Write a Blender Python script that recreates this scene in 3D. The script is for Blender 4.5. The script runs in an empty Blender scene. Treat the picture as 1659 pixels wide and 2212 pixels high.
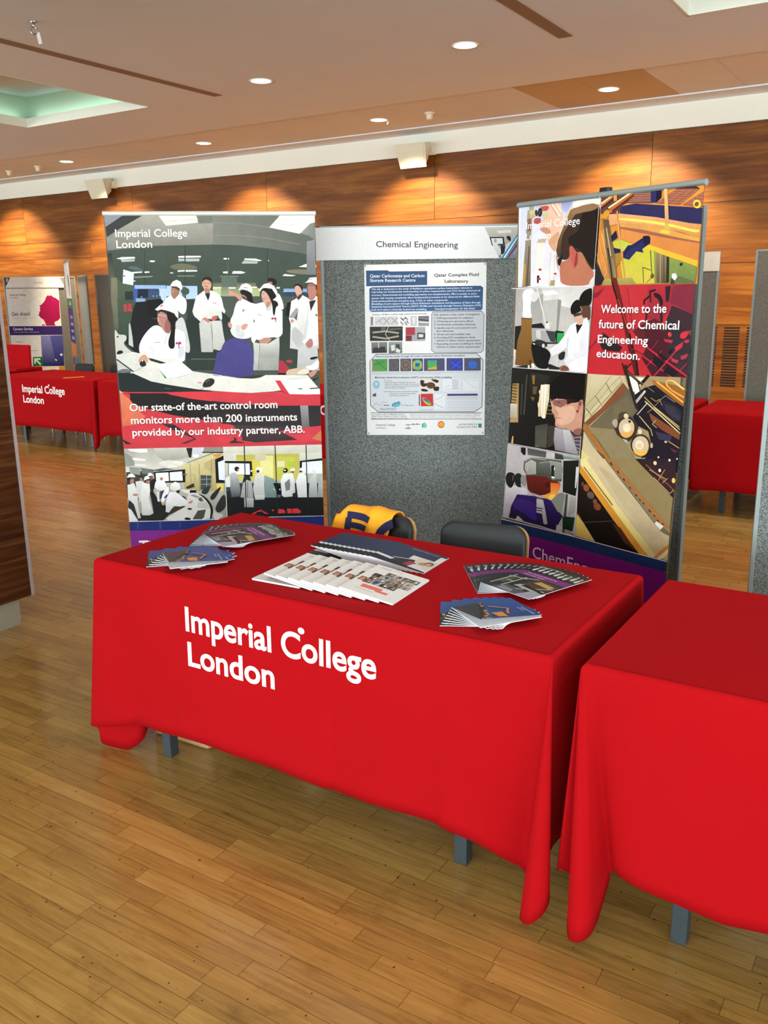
import bpy, bmesh, math, random
from mathutils import Vector, Matrix
random.seed(7)
C = bpy.context.scene.collection
sc = bpy.context.scene
PI = math.pi

# ---------------------------------------------------------------- camera, light, exposure
F_PX, PITCH, ROLL, YAW, EYE = 1909.5, 13.992, 0.735, 32.499, 1.61
cam = bpy.data.cameras.new('camera'); cam_o = bpy.data.objects.new('camera', cam); C.objects.link(cam_o)
cam.sensor_fit = 'HORIZONTAL'; cam.sensor_width = 36.0; cam.lens = F_PX / 1659 * 36.0
cam.clip_start = 0.05; cam.clip_end = 100
def _cam_matrix():
    p, r, y = (math.radians(a) for a in (PITCH, ROLL, YAW))
    f = Vector((0, math.cos(p), -math.sin(p))); rt = Vector((1, 0, 0)); d = f.cross(rt)
    r2 = rt * math.cos(r) + d * math.sin(r); d2 = -rt * math.sin(r) + d * math.cos(r)
    m = Matrix((r2, -d2, -f)).transposed()
    return (Matrix.Rotation(y, 3, 'Z') @ m).to_4x4()
cam_o.matrix_world = Matrix.Translation((0, 0, EYE)) @ _cam_matrix()
sc.camera = cam_o

w = bpy.data.worlds.new('world'); sc.world = w; w.use_nodes = True
w.node_tree.nodes['Background'].inputs[0].default_value = (0.95, 0.98, 1.0, 1)
w.node_tree.nodes['Background'].inputs[1].default_value = 0.22
sc.view_settings.view_transform = 'Standard'; sc.view_settings.look = 'None'
sc.view_settings.exposure = 0.17; sc.view_settings.gamma = 1.0
sc.view_settings.use_curve_mapping = False
sc.cycles.max_bounces = 8; sc.cycles.diffuse_bounces = 4; sc.cycles.glossy_bounces = 4
sc.cycles.sample_clamp_indirect = 4.0; sc.cycles.caustics_reflective = False; sc.cycles.caustics_refractive = False

def area_light(name, loc, rot, sx, sy, power, col):
    l = bpy.data.lights.new(name, 'AREA'); l.shape = 'RECTANGLE'; l.size = sx; l.size_y = sy
    l.energy = power; l.color = col
    o = bpy.data.objects.new(name, l); C.objects.link(o); o.location = loc; o.rotation_euler = rot
    return o
# daylight through the windows in the wall behind the photographer (x centre, width)
WINDOWS = [(-13.0, 3.0), (-9.4, 3.0), (-5.8, 3.0), (-2.2, 3.0), (1.4, 3.0), (5.0, 3.0)]
SIDE_WINDOWS = [(-6.5, 3.0), (-2.9, 3.0), (0.7, 3.0), (4.3, 3.0)]          # in the right-hand wall, the last added to light the ceiling: y centre, width
LEFT_X = -17.0
WIN_Y, WIN_X, WIN_Z0, WIN_Z1 = -9.0, 7.5, 0.6, 3.1
DAY = (0.88, 0.965, 1.0)
for wx, ww in WINDOWS:
    area_light('unseen_daylight', (wx, WIN_Y + 0.02, (WIN_Z0 + WIN_Z1) / 2), (PI / 2 + 0.65, 0, 0), ww, WIN_Z1 - WIN_Z0, 320, DAY)
for wy, ww in SIDE_WINDOWS:
    area_light('unseen_daylight', (WIN_X - 0.02, wy, (WIN_Z0 + WIN_Z1) / 2), (PI / 2 + 0.65, 0, PI / 2), ww, WIN_Z1 - WIN_Z0, 230, DAY)
    if wy < 1: area_light('unseen_daylight', (LEFT_X + 0.02, wy, (WIN_Z0 + WIN_Z1) / 2), (PI / 2 + 0.65, 0, -PI / 2), ww, WIN_Z1 - WIN_Z0, 240, DAY)  # unseen left-wall windows, added to cool and brighten the ceiling

# ---------------------------------------------------------------- helpers
class MB:
    """collects shapes; build() links them as ONE mesh object"""
    def __init__(s): s.v = []; s.f = []; s.m = []; s.c = []; s.sm = []
    def add(s, vs, fs, mat=0, col=None, smooth=False):
        k = len(s.v); s.v += [tuple(v) for v in vs]
        for f in fs: s.f.append([i + k for i in f]); s.m.append(mat); s.c.append(col); s.sm.append(smooth)
    def box(s, lo, hi, mat=0, col=None, M=None):
        x0, y0, z0 = lo; x1, y1, z1 = hi
        vs = [(x0, y0, z0), (x1, y0, z0), (x1, y1, z0), (x0, y1, z0), (x0, y0, z1), (x1, y0, z1), (x1, y1, z1), (x0, y1, z1)]
        if M: vs = [M @ Vector(v) for v in vs]
        s.add(vs, [(3, 2, 1, 0), (4, 5, 6, 7), (0, 1, 5, 4), (1, 2, 6, 5), (2, 3, 7, 6), (3, 0, 4, 7)], mat, col)
    def lathe(s, prof, n=24, ctr=(0, 0, 0), mat=0, M=None, smooth=True):
        vs = []
        for r, z in prof:
            for i in range(n):
                a = 2 * PI * i / n; vs.append((ctr[0] + r * math.cos(a), ctr[1] + r * math.sin(a), ctr[2] + z))
        if M: vs = [M @ Vector(v) for v in vs]
        fs = []
        for j in range(len(prof) - 1):
            for i in range(n):
                fs.append((j * n + i, j * n + (i + 1) % n, (j + 1) * n + (i + 1) % n, (j + 1) * n + i))
        s.add(vs, fs, mat, None, smooth)
        s.add(vs[:n], [tuple(reversed(range(n)))], mat); s.add(vs[-n:], [tuple(range(n))], mat)
    def tube(s, pts, r, n=10, mat=0, smooth=True):
        pts = [Vector(p) for p in pts]; rings = []
        for i, p in enumerate(pts):
            t = (pts[min(i + 1, len(pts) - 1)] - pts[max(i - 1, 0)]).normalized()
            up = Vector((0, 0, 1)) if abs(t.z) < 0.9 else Vector((1, 0, 0))
            a = t.cross(up).normalized(); b = t.cross(a)
            rr = r[i] if isinstance(r, (list, tuple)) else r
            rings.append([p + a * rr * math.cos(2 * PI * k / n) + b * rr * math.sin(2 * PI * k / n) for k in range(n)])
        vs = [v for q in rings for v in q]; fs = []
        for j in range(len(rings) - 1):
            for i in range(n): fs.append((j * n + i, (j + 1) * n + i, (j + 1) * n + (i + 1) % n, j * n + (i + 1) % n))
        s.add(vs, fs, mat, None, smooth)
        s.add(rings[0], [tuple(range(n))], mat); s.add(rings[-1], [tuple(reversed(range(n)))], mat)
    def prism(s, poly, axis_vec, mat=0, col=None):
        n = len(poly); a = Vector(axis_vec)
        vs = [Vector(p) for p in poly] + [Vector(p) + a for p in poly]
        fs = [tuple(reversed(range(n))), tuple(range(n, 2 * n))] + [(i, (i + 1) % n, n + (i + 1) % n, n + i) for i in range(n)]
        s.add(vs, fs, mat, col)
    def build(s, name, mats, parent=None, bevel=0.0, loc=None, rotz=None, smooth_mod=None):
        me = bpy.data.meshes.new(name)
        me.from_pydata(s.v, [], s.f)
        for m in (mats if isinstance(mats, (list, tuple)) else [mats]): me.materials.append(m)
        me.polygons.foreach_set('material_index', s.m)
        me.polygons.foreach_set('use_smooth', s.sm)
        if any(c is not None for c in s.c):
            at = me.color_attributes.new('Col', 'FLOAT_COLOR', 'CORNER')
            for p, c in zip(me.polygons, s.c):
                if c is None: c = (1, 1, 1)
                for j, li in enumerate(p.loop_indices):
                    q = c[j] if isinstance(c[0], (tuple, list)) else c
                    at.data[li].color = (q[0], q[1], q[2], 1)
        me.update()
        o = bpy.data.objects.new(name, me); C.objects.link(o)
        if parent: o.parent = parent
        if loc is not None: o.location = loc
        if rotz is not None: o.rotation_euler = (0, 0, rotz)
        if bevel:
            b = o.modifiers.new('bevel', 'BEVEL'); b.width = bevel; b.segments = 2; b.limit_method = 'ANGLE'; b.angle_limit = 0.6
        return o

def thing(name, label, cat, loc=(0, 0, 0), rotz=0, group=None):
    o = bpy.data.objects.new(name, None); C.objects.link(o); o.location = loc; o.rotation_euler = (0, 0, rotz)
    o.empty_display_size = 0.1
    return tag(o, label, cat, group)
def tag(o, label, cat, group=None):
    o['label'] = label; o['category'] = cat
    if group: o['group'] = group
    return o
def struct(o, label=None):
    o['kind'] = 'structure'
    if label: o['label'] = label
    return o
def kids(o): return [c for c in bpy.data.objects if c.parent == o]
def dup(root, loc, rotz, label, group=None):
    def cp(o, par):
        c = o.copy(); C.objects.link(c)
        if par: c.parent = par
        for k in CHILDREN.get(o.name, []): cp(k, c)
        return c
    r = cp(root, None); r.location = loc; r.rotation_euler = (0, 0, rotz); r['label'] = label
    if group: r['group'] = group
    return r
CHILDREN = {}
def note_children():
    CHILDREN.clear()
    for o in bpy.data.objects:
        if o.parent: CHILDREN.setdefault(o.parent.name, []).append(o)

# ---------------------------------------------------------------- materials
def lin(h):
    h = h.lstrip('#'); out = []
    for i in (0, 2, 4):
        c = int(h[i:i + 2], 16) / 255
        out.append(c / 12.92 if c <= 0.04045 else ((c + 0.055) / 1.055) ** 2.4)
    return tuple(out)
def new_mat(name):
    m = bpy.data.materials.new(name); m.use_nodes = True
    nt = m.node_tree; return m, nt, nt.nodes['Principled BSDF']
def N(nt, t, **kw):
    n = nt.nodes.new(t)
    for k, v in kw.items():
        if k.startswith('i_'):
            key = k[2:]; n.inputs[int(key) if key.isdigit() else key].default_value = v
        else: setattr(n, k, v)
    return n
def math_n(nt, op, a, b=None, clamp=False):
    n = nt.nodes.new('ShaderNodeMath'); n.operation = op; n.use_clamp = clamp
    for i, q in enumerate((a, b)):
        if q is None: continue
        if isinstance(q, (int, float)): n.inputs[i].default_value = q
        else: nt.links.new(q, n.inputs[i])
    return n.outputs[0]
def mix_c(nt, fac, a, b, blend='MIX'):
    n = nt.nodes.new('ShaderNodeMix'); n.data_type = 'RGBA'; n.blend_type = blend
    for i, q in ((0, fac), (6, a), (7, b)):
        if isinstance(q, (int, float)): n.inputs[i].default_value = q
        elif isinstance(q, tuple): n.inputs[i].default_value = (*q[:3], 1)
        else: nt.links.new(q, n.inputs[i])
    return n.outputs[2]
def simple(name, col, rough=0.5, metal=0.0, noise=0.06, nscale=40, spec=0.5, bump=0.0, coat=0.0):
    m, nt, b = new_mat(name)
    c = lin(col) if isinstance(col, str) else col
    tc = N(nt, 'ShaderNodeTexCoord'); nz = N(nt, 'ShaderNodeTexNoise', i_Scale=nscale, i_Detail=3.0)
    nt.links.new(tc.outputs['Object'], nz.inputs['Vector'])
    out = mix_c(nt, nz.outputs['Fac'], tuple(x * (1 - noise) for x in c), tuple(min(1, x * (1 + noise)) for x in c))
    nt.links.new(out, b.inputs['Base Color'])
    b.inputs['Roughness'].default_value = rough; b.inputs['Metallic'].default_value = metal
    b.inputs['Specular IOR Level'].default_value = spec; b.inputs['Coat Weight'].default_value = coat
    if bump:
        bp = N(nt, 'ShaderNodeBump', i_Strength=bump, i_Distance=0.002)
        nt.links.new(nz.outputs['Fac'], bp.inputs['Height']); nt.links.new(bp.outputs[0], b.inputs['Normal'])
    return m
def mat_print(name, gain=1.0, rough=0.38, spec=0.4, mottle=0.0):
    """printed paper or film: the artwork's colours sit in the mesh"""
    m, nt, b = new_mat(name)
    a = N(nt, 'ShaderNodeVertexColor', layer_name='Col')
    nz = N(nt, 'ShaderNodeTexNoise', i_Scale=90.0, i_Detail=2.0)
    tc = N(nt, 'ShaderNodeTexCoord'); nt.links.new(tc.outputs['Object'], nz.inputs['Vector'])
    n2 = N(nt, 'ShaderNodeTexNoise', i_Scale=16.0, i_Detail=5.0, i_Roughness=0.6, i_Distortion=0.5); nt.links.new(tc.outputs['Object'], n2.inputs['Vector'])
    f = math_n(nt, 'MULTIPLY_ADD', nz.outputs['Fac'], 0.12 * gain); f.node.inputs[2].default_value = 0.94 * gain
    f = math_n(nt, 'MULTIPLY', f, math_n(nt, 'ADD', math_n(nt, 'MULTIPLY', n2.outputs['Fac'], mottle), 1.0 - mottle * 0.55))
    c = N(nt, 'ShaderNodeVectorMath', operation='SCALE'); nt.links.new(a.outputs[0], c.inputs[0]); nt.links.new(f, c.inputs['Scale'])
    nt.links.new(c.outputs[0], b.inputs['Base Color'])
    b.inputs['Roughness'].default_value = rough; b.inputs['Specular IOR Level'].default_value = spec
    return m
def mat_emit(name, col, s):
    m, nt, b = new_mat(name); nt.nodes.remove(b)
    e = N(nt, 'ShaderNodeEmission'); e.inputs[0].default_value = (*col, 1); e.inputs[1].default_value = s
    nt.links.new(e.outputs[0], nt.nodes['Material Output'].inputs[0]); return m

def mat_wood(name, dark, mid, light, grain=(1.1, 1.1, 9.0), rough=0.35, rand=0.35):
    m, nt, b = new_mat(name)
    tc = N(nt, 'ShaderNodeTexCoord'); vc = N(nt, 'ShaderNodeVertexColor', layer_name='Col')
    off = N(nt, 'ShaderNodeVectorMath', operation='SCALE'); nt.links.new(vc.outputs[0], off.inputs[0]); off.inputs['Scale'].default_value = 37.0
    ad = N(nt, 'ShaderNodeVectorMath', operation='ADD'); nt.links.new(tc.outputs['Object'], ad.inputs[0]); nt.links.new(off.outputs[0], ad.inputs[1])
    mp = N(nt, 'ShaderNodeMapping'); mp.inputs['Scale'].default_value = grain; nt.links.new(ad.outputs[0], mp.inputs['Vector'])
    n1 = N(nt, 'ShaderNodeTexNoise', i_Scale=1.0, i_Detail=6.0, i_Roughness=0.62, i_Distortion=0.7); nt.links.new(mp.outputs[0], n1.inputs['Vector'])
    mp2 = N(nt, 'ShaderNodeMapping'); mp2.inputs['Scale'].default_value = tuple(g * 4.2 if g > 3 else g * 1.6 for g in grain); nt.links.new(ad.outputs[0], mp2.inputs['Vector'])
    n2 = N(nt, 'ShaderNodeTexNoise', i_Scale=1.0, i_Detail=5.0, i_Roughness=0.6); nt.links.new(mp2.outputs[0], n2.inputs['Vector'])
    f = math_n(nt, 'ADD', math_n(nt, 'MULTIPLY', n1.outputs['Fac'], 0.68), math_n(nt, 'MULTIPLY', n2.outputs['Fac'], 0.32))
    sx = N(nt, 'ShaderNodeSeparateColor'); nt.links.new(vc.outputs[0], sx.inputs[0])
    f = math_n(nt, 'ADD', f, math_n(nt, 'MULTIPLY', math_n(nt, 'SUBTRACT', sx.outputs[1], 0.5), rand * 0.3))
    r = N(nt, 'ShaderNodeValToRGB'); e = r.color_ramp.elements
    e[0].position = 0.3; e[0].color = (*lin(dark), 1); e[1].position = 0.68; e[1].color = (*lin(light), 1)
    k = e.new(0.5); k.color = (*lin(mid), 1)
    nt.links.new(f, r.inputs[0]); nt.links.new(r.outputs[0], b.inputs['Base Color'])
    b.inputs['Roughness'].default_value = rough; b.inputs['Specular IOR Level'].default_value = 0.25
    return m

def mat_floor():
    m, nt, b = new_mat('oak_strip_floor')
    tc = N(nt, 'ShaderNodeTexCoord'); sp = N(nt, 'ShaderNodeSeparateXYZ'); nt.links.new(tc.outputs['Object'], sp.inputs[0])
    PW, PL = 0.0605, 0.44
    v = math_n(nt, 'DIVIDE', sp.outputs[1], PW); row = math_n(nt, 'FLOOR', v); fv = math_n(nt, 'FRACT', v)
    wn = N(nt, 'ShaderNodeTexWhiteNoise', noise_dimensions='1D'); nt.links.new(row, wn.inputs['W'])
    u = math_n(nt, 'ADD', math_n(nt, 'DIVIDE', sp.outputs[0], PL), math_n(nt, 'MULTIPLY', wn.outputs['Value'], 19.3))
    col = math_n(nt, 'FLOOR', u); fu = math_n(nt, 'FRACT', u)
    cv = N(nt, 'ShaderNodeCombineXYZ'); nt.links.new(col, cv.inputs[0]); nt.links.new(row, cv.inputs[1])
    pid = N(nt, 'ShaderNodeTexWhiteNoise', noise_dimensions='2D'); nt.links.new(cv.outputs[0], pid.inputs['Vector'])
    # seams
    e1 = math_n(nt, 'MINIMUM', fv, math_n(nt, 'SUBTRACT', 1.0, fv)); s1 = math_n(nt, 'LESS_THAN', e1, 0.017)
    e2 = math_n(nt, 'MINIMUM', fu, math_n(nt, 'SUBTRACT', 1.0, fu)); s2 = math_n(nt, 'LESS_THAN', e2, 0.0024)
    # grain along the strip
    pv = N(nt, 'ShaderNodeVectorMath', operation='SCALE'); nt.links.new(pid.outputs['Color'], pv.inputs[0]); pv.inputs['Scale'].default_value = 31.0
    ad = N(nt, 'ShaderNodeVectorMath', operation='ADD'); nt.links.new(tc.outputs['Object'], ad.inputs[0]); nt.links.new(pv.outputs[0], ad.inputs[1])
    mp = N(nt, 'ShaderNodeMapping'); mp.inputs['Scale'].default_value = (4.0, 55.0, 1.0); nt.links.new(ad.outputs[0], mp.inputs['Vector'])
    g = N(nt, 'ShaderNodeTexNoise', i_Scale=1.0, i_Detail=5.0, i_Roughness=0.65, i_Distortion=0.8); nt.links.new(mp.outputs[0], g.inputs['Vector'])
    big = N(nt, 'ShaderNodeTexNoise', i_Scale=1.3, i_Detail=3.0); nt.links.new(tc.outputs['Object'], big.inputs['Vector'])
    f = math_n(nt, 'ADD', math_n(nt, 'MULTIPLY', pid.outputs['Value'], 0.17), math_n(nt, 'MULTIPLY', g.outputs['Fac'], 0.6))
    f = math_n(nt, 'ADD', f, math_n(nt, 'MULTIPLY', big.outputs['Fac'], 0.22))
    r = N(nt, 'ShaderNodeValToRGB'); e = r.color_ramp.elements
    e[0].position = 0.2; e[0].color = (*lin('#6c4f26'), 1); e[1].position = 0.86; e[1].color = (*lin('#cba861'), 1)
    k = e.new(0.52); k.color = (*lin('#a98141'), 1)
    nt.links.new(f, r.inputs[0])
    c = mix_c(nt, math_n(nt, 'MULTIPLY', math_n(nt, 'MAXIMUM', s1, s2), 0.55), r.outputs[0], lin('#2a1806'))
    # dents, specks and scuffs
    vo = N(nt, 'ShaderNodeTexVoronoi', i_Scale=34.0); nt.links.new(tc.outputs['Object'], vo.inputs['Vector'])
    sx = N(nt, 'ShaderNodeSeparateColor'); nt.links.new(vo.outputs['Color'], sx.inputs[0])
    dot = math_n(nt, 'MULTIPLY', math_n(nt, 'LESS_THAN', vo.outputs['Distance'], math_n(nt, 'MULTIPLY', sx.outputs[1], 0.13)), math_n(nt, 'GREATER_THAN', sx.outputs[0], 0.55))
    c = mix_c(nt, math_n(nt, 'MULTIPLY', dot, 0.8), c, lin('#2b1605'))
    st = N(nt, 'ShaderNodeTexNoise', i_Scale=5.5, i_Detail=6.0, i_Roughness=0.7); nt.links.new(tc.outputs['Object'], st.inputs['Vector'])
    sr = N(nt, 'ShaderNodeMapRange', i_1=0.56, i_2=0.78, i_3=0.0, i_4=0.5); nt.links.new(st.outputs['Fac'], sr.inputs[0])
    c = mix_c(nt, sr.outputs[0], c, lin('#5c3814'))
    # scratches: thin dark strokes in random directions
    sm = N(nt, 'ShaderNodeMapping'); sm.inputs['Scale'].default_value = (3.0, 16.0, 1.0); sm.inputs['Rotation'].default_value = (0, 0, 0.9); nt.links.new(tc.outputs['Object'], sm.inputs['Vector'])
    sv = N(nt, 'ShaderNodeTexVoronoi', i_Scale=2.2); nt.links.new(sm.outputs[0], sv.inputs['Vector'])
    s3 = N(nt, 'ShaderNodeSeparateColor'); nt.links.new(sv.outputs['Color'], s3.inputs[0])
    scr = math_n(nt, 'MULTIPLY', math_n(nt, 'LESS_THAN', sv.outputs['Distance'], 0.075), math_n(nt, 'GREATER_THAN', s3.outputs[0], 0.72))
    c = mix_c(nt, math_n(nt, 'MULTIPLY', scr, 0.45), c, lin('#3a200a'))
    nt.links.new(c, b.inputs['Base Color'])
    rr = N(nt, 'ShaderNodeMapRange', i_1=0.3, i_2=0.7, i_3=0.15, i_4=0.3); nt.links.new(big.outputs['Fac'], rr.inputs[0])
    nt.links.new(rr.outputs[0], b.inputs['Roughness'])
    hgt = math_n(nt, 'SUBTRACT', math_n(nt, 'MULTIPLY', pid.outputs['Value'], 0.25), math_n(nt, 'MAXIMUM', s1, s2))
    bp = N(nt, 'ShaderNodeBump', i_Strength=0.12, i_Distance=0.002); nt.links.new(hgt, bp.inputs['Height']); nt.links.new(bp.outputs[0], b.inputs['Normal'])
    b.inputs['Specular IOR Level'].default_value = 0.5; b.inputs['Coat Weight'].default_value = 0.35; b.inputs['Coat Roughness'].default_value = 0.16
    return m

def mat_felt(name, col, dark, light):
    m, nt, b = new_mat(name)
    tc = N(nt, 'ShaderNodeTexCoord')
    n1 = N(nt, 'ShaderNodeTexNoise', i_Scale=230.0, i_Detail=3.0, i_Roughness=0.7); nt.links.new(tc.outputs['Object'], n1.inputs['Vector'])
    r = N(nt, 'ShaderNodeValToRGB'); e = r.color_ramp.elements
    e[0].position = 0.34; e[0].color = (*lin(dark), 1); e[1].position = 0.7; e[1].color = (*lin(light), 1); k = e.new(0.5); k.color = (*lin(col), 1)
    nt.links.new(n1.outputs['Fac'], r.inputs[0]); nt.links.new(r.outputs[0], b.inputs['Base Color'])
    b.inputs['Roughness'].default_value = 0.95; b.inputs['Specular IOR Level'].default_value = 0.15
    b.inputs['Sheen Weight'].default_value = 0.2
    return m
def mat_cloth(name, col):
    m, nt, b = new_mat(name); c = lin(col)
    tc = N(nt, 'ShaderNodeTexCoord')
    n1 = N(nt, 'ShaderNodeTexNoise', i_Scale=420.0, i_Detail=2.0); nt.links.new(tc.outputs['Object'], n1.inputs['Vector'])
    n2 = N(nt, 'ShaderNodeTexNoise', i_Scale=3.0, i_Detail=4.0); nt.links.new(tc.outputs['Object'], n2.inputs['Vector'])
    f = math_n(nt, 'ADD', math_n(nt, 'MULTIPLY', n1.outputs['Fac'], 0.6), math_n(nt, 'MULTIPLY', n2.outputs['Fac'], 0.4))
    o = mix_c(nt, f, tuple(x * 0.8 for x in c), tuple(min(1, x * 1.2) for x in c))
    nt.links.new(o, b.inputs['Base Color']); b.inputs['Roughness'].default_value = 0.85
    b.inputs['Specular IOR Level'].default_value = 0.08
    n3 = N(nt, 'ShaderNodeTexNoise', i_Scale=4.0, i_Detail=2.5, i_Distortion=0.6); nt.links.new(tc.outputs['Object'], n3.inputs['Vector'])
    b0 = N(nt, 'ShaderNodeBump', i_Strength=0.35, i_Distance=0.012); nt.links.new(n3.outputs['Fac'], b0.inputs['Height'])
    bp = N(nt, 'ShaderNodeBump', i_Strength=0.18, i_Distance=0.001); nt.links.new(n1.outputs['Fac'], bp.inputs['Height']); nt.links.new(b0.outputs[0], bp.inputs['Normal']); nt.links.new(bp.outputs[0], b.inputs['Normal'])
    return m

FLOOR = mat_floor()
WALNUT = mat_wood('walnut_veneer', '#4a270b', '#704014', '#925f24', grain=(0.8, 0.8, 7.0), rough=0.5, rand=0.2)
ZEBRA = mat_wood('dark_striped_veneer', '#211008', '#472510', '#6c4526', grain=(3.0, 1.2, 22.0), rough=0.3)
CEIL = simple('ceiling_paint', '#dde5f0', 0.9, noise=0.02, nscale=3)
STRIPC = simple('ceiling_tile', '#dadcdc', 0.85, noise=0.05, nscale=2.5)
STAINC = simple('stained_ceiling_tile', '#c2ac86', 0.85, noise=0.12, nscale=2.0)
WHITEP = simple('white_paint', '#e9ebe0', 0.7, noise=0.02, nscale=4)
COVE = simple('cove_green_glow', '#c4ddc8', 0.8, noise=0.02)  # green light of the cove tubes is put into this wall colour
SLOTM = simple('slot_diffuser', '#8d7360', 0.7)
GREYP = simple('plinth_grey', '#8f8876', 0.6)
ALU = simple('brushed_aluminium', '#8d9795', 0.45, 0.35, noise=0.08, nscale=120)
SILVER_RAIL = simple('pale_rail', '#dfe0d8', 0.35, 0.25)
SILVER = simple('silver_trim', '#b6a9aa', 0.4, 0.3)
STEEL = simple('grey_powder_steel', '#3a454a', 0.45, 0.2)
BLACKM = simple('black_plastic', '#151515', 0.4)
FELT = mat_felt('grey_felt', '#6c7270', '#3a3f3d', '#9aa19d')
FELTW = mat_felt('grey_felt_far', '#6d6a60', '#55524a', '#87847a')
RED = mat_cloth('red_cotton', '#a60911')
WHITE = simple('white_vinyl_print', '#f2f0ee', 0.5, noise=0.02)
VINYL = simple('black_vinyl', '#14191a', 0.55, noise=0.12, nscale=160, bump=0.15)
PLY = simple('beech_ply', '#b98d55', 0.4, noise=0.12, nscale=30)
CHROME = simple('chrome_leg', '#b8b8b8', 0.25, 0.9)
YELLOW = simple('yellow_fleece', '#f5a51c', 0.9, noise=0.06, nscale=90, bump=0.2)
NAVY = simple('navy_applique', '#1c1f4a', 0.9, noise=0.1, nscale=120)
BEIGEBOX = simple('beige_card', '#b89a72', 0.8)
BEIGESPK = simple('cream_speaker', '#d6d3bd', 0.5, noise=0.03)
CREAM = simple('cream_plastic', '#e2d6bd', 0.5)
PRINT = mat_print('film_print', 1.0, 0.46, 0.10, 0.40)
PAPER = mat_print('glossy_paper_print', 1.0, 0.36, 0.16)
PAGES = simple('paper_edges', '#dfe2e6', 0.7, noise=0.08, nscale=400)
LAMP = mat_emit('downlight_lens', (1.0, 0.93, 0.82), 18.0)
# ---------------------------------------------------------------- the setting
WALL_Y, CEIL_Z = 9.68, 3.40
XL, XR, YF = -17.0, WIN_X, WIN_Y
b = MB(); b.box((XL, YF, -0.05), (XR, WALL_Y + 0.2, 0)); struct(b.build('floor', FLOOR), 'worn honey oak strip floor')

# back wall: walnut veneer panels with thin joints, slatted grilles low down
b = MB()
G = 0.005
def panel(x0, x1, z0, z1):
    c = (random.random(), random.random(), random.random())
    b.box((x0 + G / 2, WALL_Y, z0 + G / 2), (x1 - G / 2, WALL_Y + 0.03, z1 - G / 2), 0, c)
for r, (z0, z1, off) in enumerate([(2.44, 3.16, 0.0), (1.85, 2.44, 1.55), (1.24, 1.85, 0.0), (0.0, 1.24, 0.0)]):
    x = -2.844 - 2.555 * 6 + off
    while x < XR:
        if r == 1 and x < -10: panel(x, x + 2.555, z0, 2.19); panel(x, x + 2.555, 2.19, z1)
        else: panel(x, x + 2.555, z0, z1)
        x += 2.555
b.box((XL, WALL_Y + 0.03, 0), (XR, WALL_Y + 0.2, 3.16), 1)
x = -2.05
for k in range(-9, 4):
    x0 = -2.0 + k * 0.22 * 4
    for j in range(4):
        for i in range(22):
            z = 1.215 - i * 0.028
            if abs(x0 + j * 0.22 + 1.5) < 3.5: b.box((x0 + j * 0.22, WALL_Y - 0.002, z - 0.014), (x0 + j * 0.22 + 0.15, WALL_Y + 0.001, z), 1)
struct(b.build('wall_back', [WALNUT, BLACKM]), 'walnut panelled back wall')
b = MB(); b.box((XL, WALL_Y - 0.03, 3.164), (XR, WALL_Y + 0.2, 3.40)); struct(b.build('trim_1', WHITEP), 'white painted band above the wood panels')
b = MB()
ys = [YF]
for wy, ww in SIDE_WINDOWS: ys += [wy - ww / 2, wy + ww / 2]
ys.append(WALL_Y + 0.2)
for nm, X0 in (('wall_left', XL - 0.2), ('wall_right', XR)):
    b = MB()
    for i in range(0, len(ys), 2): b.box((X0, ys[i], 0), (X0 + 0.2, ys[i + 1], 3.45))
    for wy, ww in SIDE_WINDOWS:
        b.box((X0, wy - ww / 2, 0), (X0 + 0.2, wy + ww / 2, WIN_Z0)); b.box((X0, wy - ww / 2, WIN_Z1), (X0 + 0.2, wy + ww / 2, 3.45))
    struct(b.build(nm, WHITEP))
# wall behind the photographer, with the window openings
b = MB(); xs = [XL]
for wx, ww in WINDOWS: xs += [wx - ww / 2, wx + ww / 2]
xs.append(XR)
for i in range(0, len(xs), 2): b.box((xs[i], YF - 0.2, 0), (xs[i + 1], YF, 3.45))
for wx, ww in WINDOWS:
    b.box((wx - ww / 2, YF - 0.2, 0), (wx + ww / 2, YF, WIN_Z0)); b.box((wx - ww / 2, YF - 0.2, WIN_Z1), (wx + ww / 2, YF, 3.45))
struct(b.build('wall_front', WHITEP))

# ceiling: plaster field with two square coves and air slots, then a strip of tiles by the wall
BRK = 8.01
holes = [(-8.842, -6.941), (-1.79, 0.11), (-15.9, -14.0)]
HY0, HY1 = 4.82, 6.72
b = MB()
T = 0.06
b.box((XL, HY1, CEIL_Z), (XR, BRK, CEIL_Z + T)); b.box((XL, YF, CEIL_Z), (XR, HY0, CEIL_Z + T))
xs = [XL, -15.9, -14.0, -8.842, -6.941, -1.79, 0.11, XR]
for i in range(0, 8, 2): b.box((xs[i], HY0, CEIL_Z), (xs[i + 1], HY1, CEIL_Z + T))
struct(b.build('ceiling', CEIL), 'dusky pink plaster ceiling')
b = MB()
for x0, x1 in holes:
    L = 0.09; D = 0.34; S = 0.13
    for (a, c, d, e) in ((x0, HY0, x1, HY0 + .015), (x0, HY1 - .015, x1, HY1), (x0, HY0, x0 + .015, HY1), (x1 - .015, HY0, x1, HY1)):
        b.box((a, c, CEIL_Z - 0.002), (d, e, CEIL_Z + L), 0)
    X0, X1, Y0, Y1 = x0 - S, x1 + S, HY0 - S, HY1 + S
    for (a, c, d, e) in ((X0, Y0 - .02, X1, Y0), (X0, Y1, X1, Y1 + .02), (X0 - .02, Y0, X0, Y1), (X1, Y0, X1 + .02, Y1)):
        b.box((a, c, CEIL_Z + T), (d, e, CEIL_Z + D), 1)
    b.box((X0, Y0, CEIL_Z + D), (X1, Y1, CEIL_Z + D + .02), 2)
struct(b.build('trim_2', [WHITEP, COVE, CEIL]), 'white lipped square light coves in the ceiling')
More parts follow.
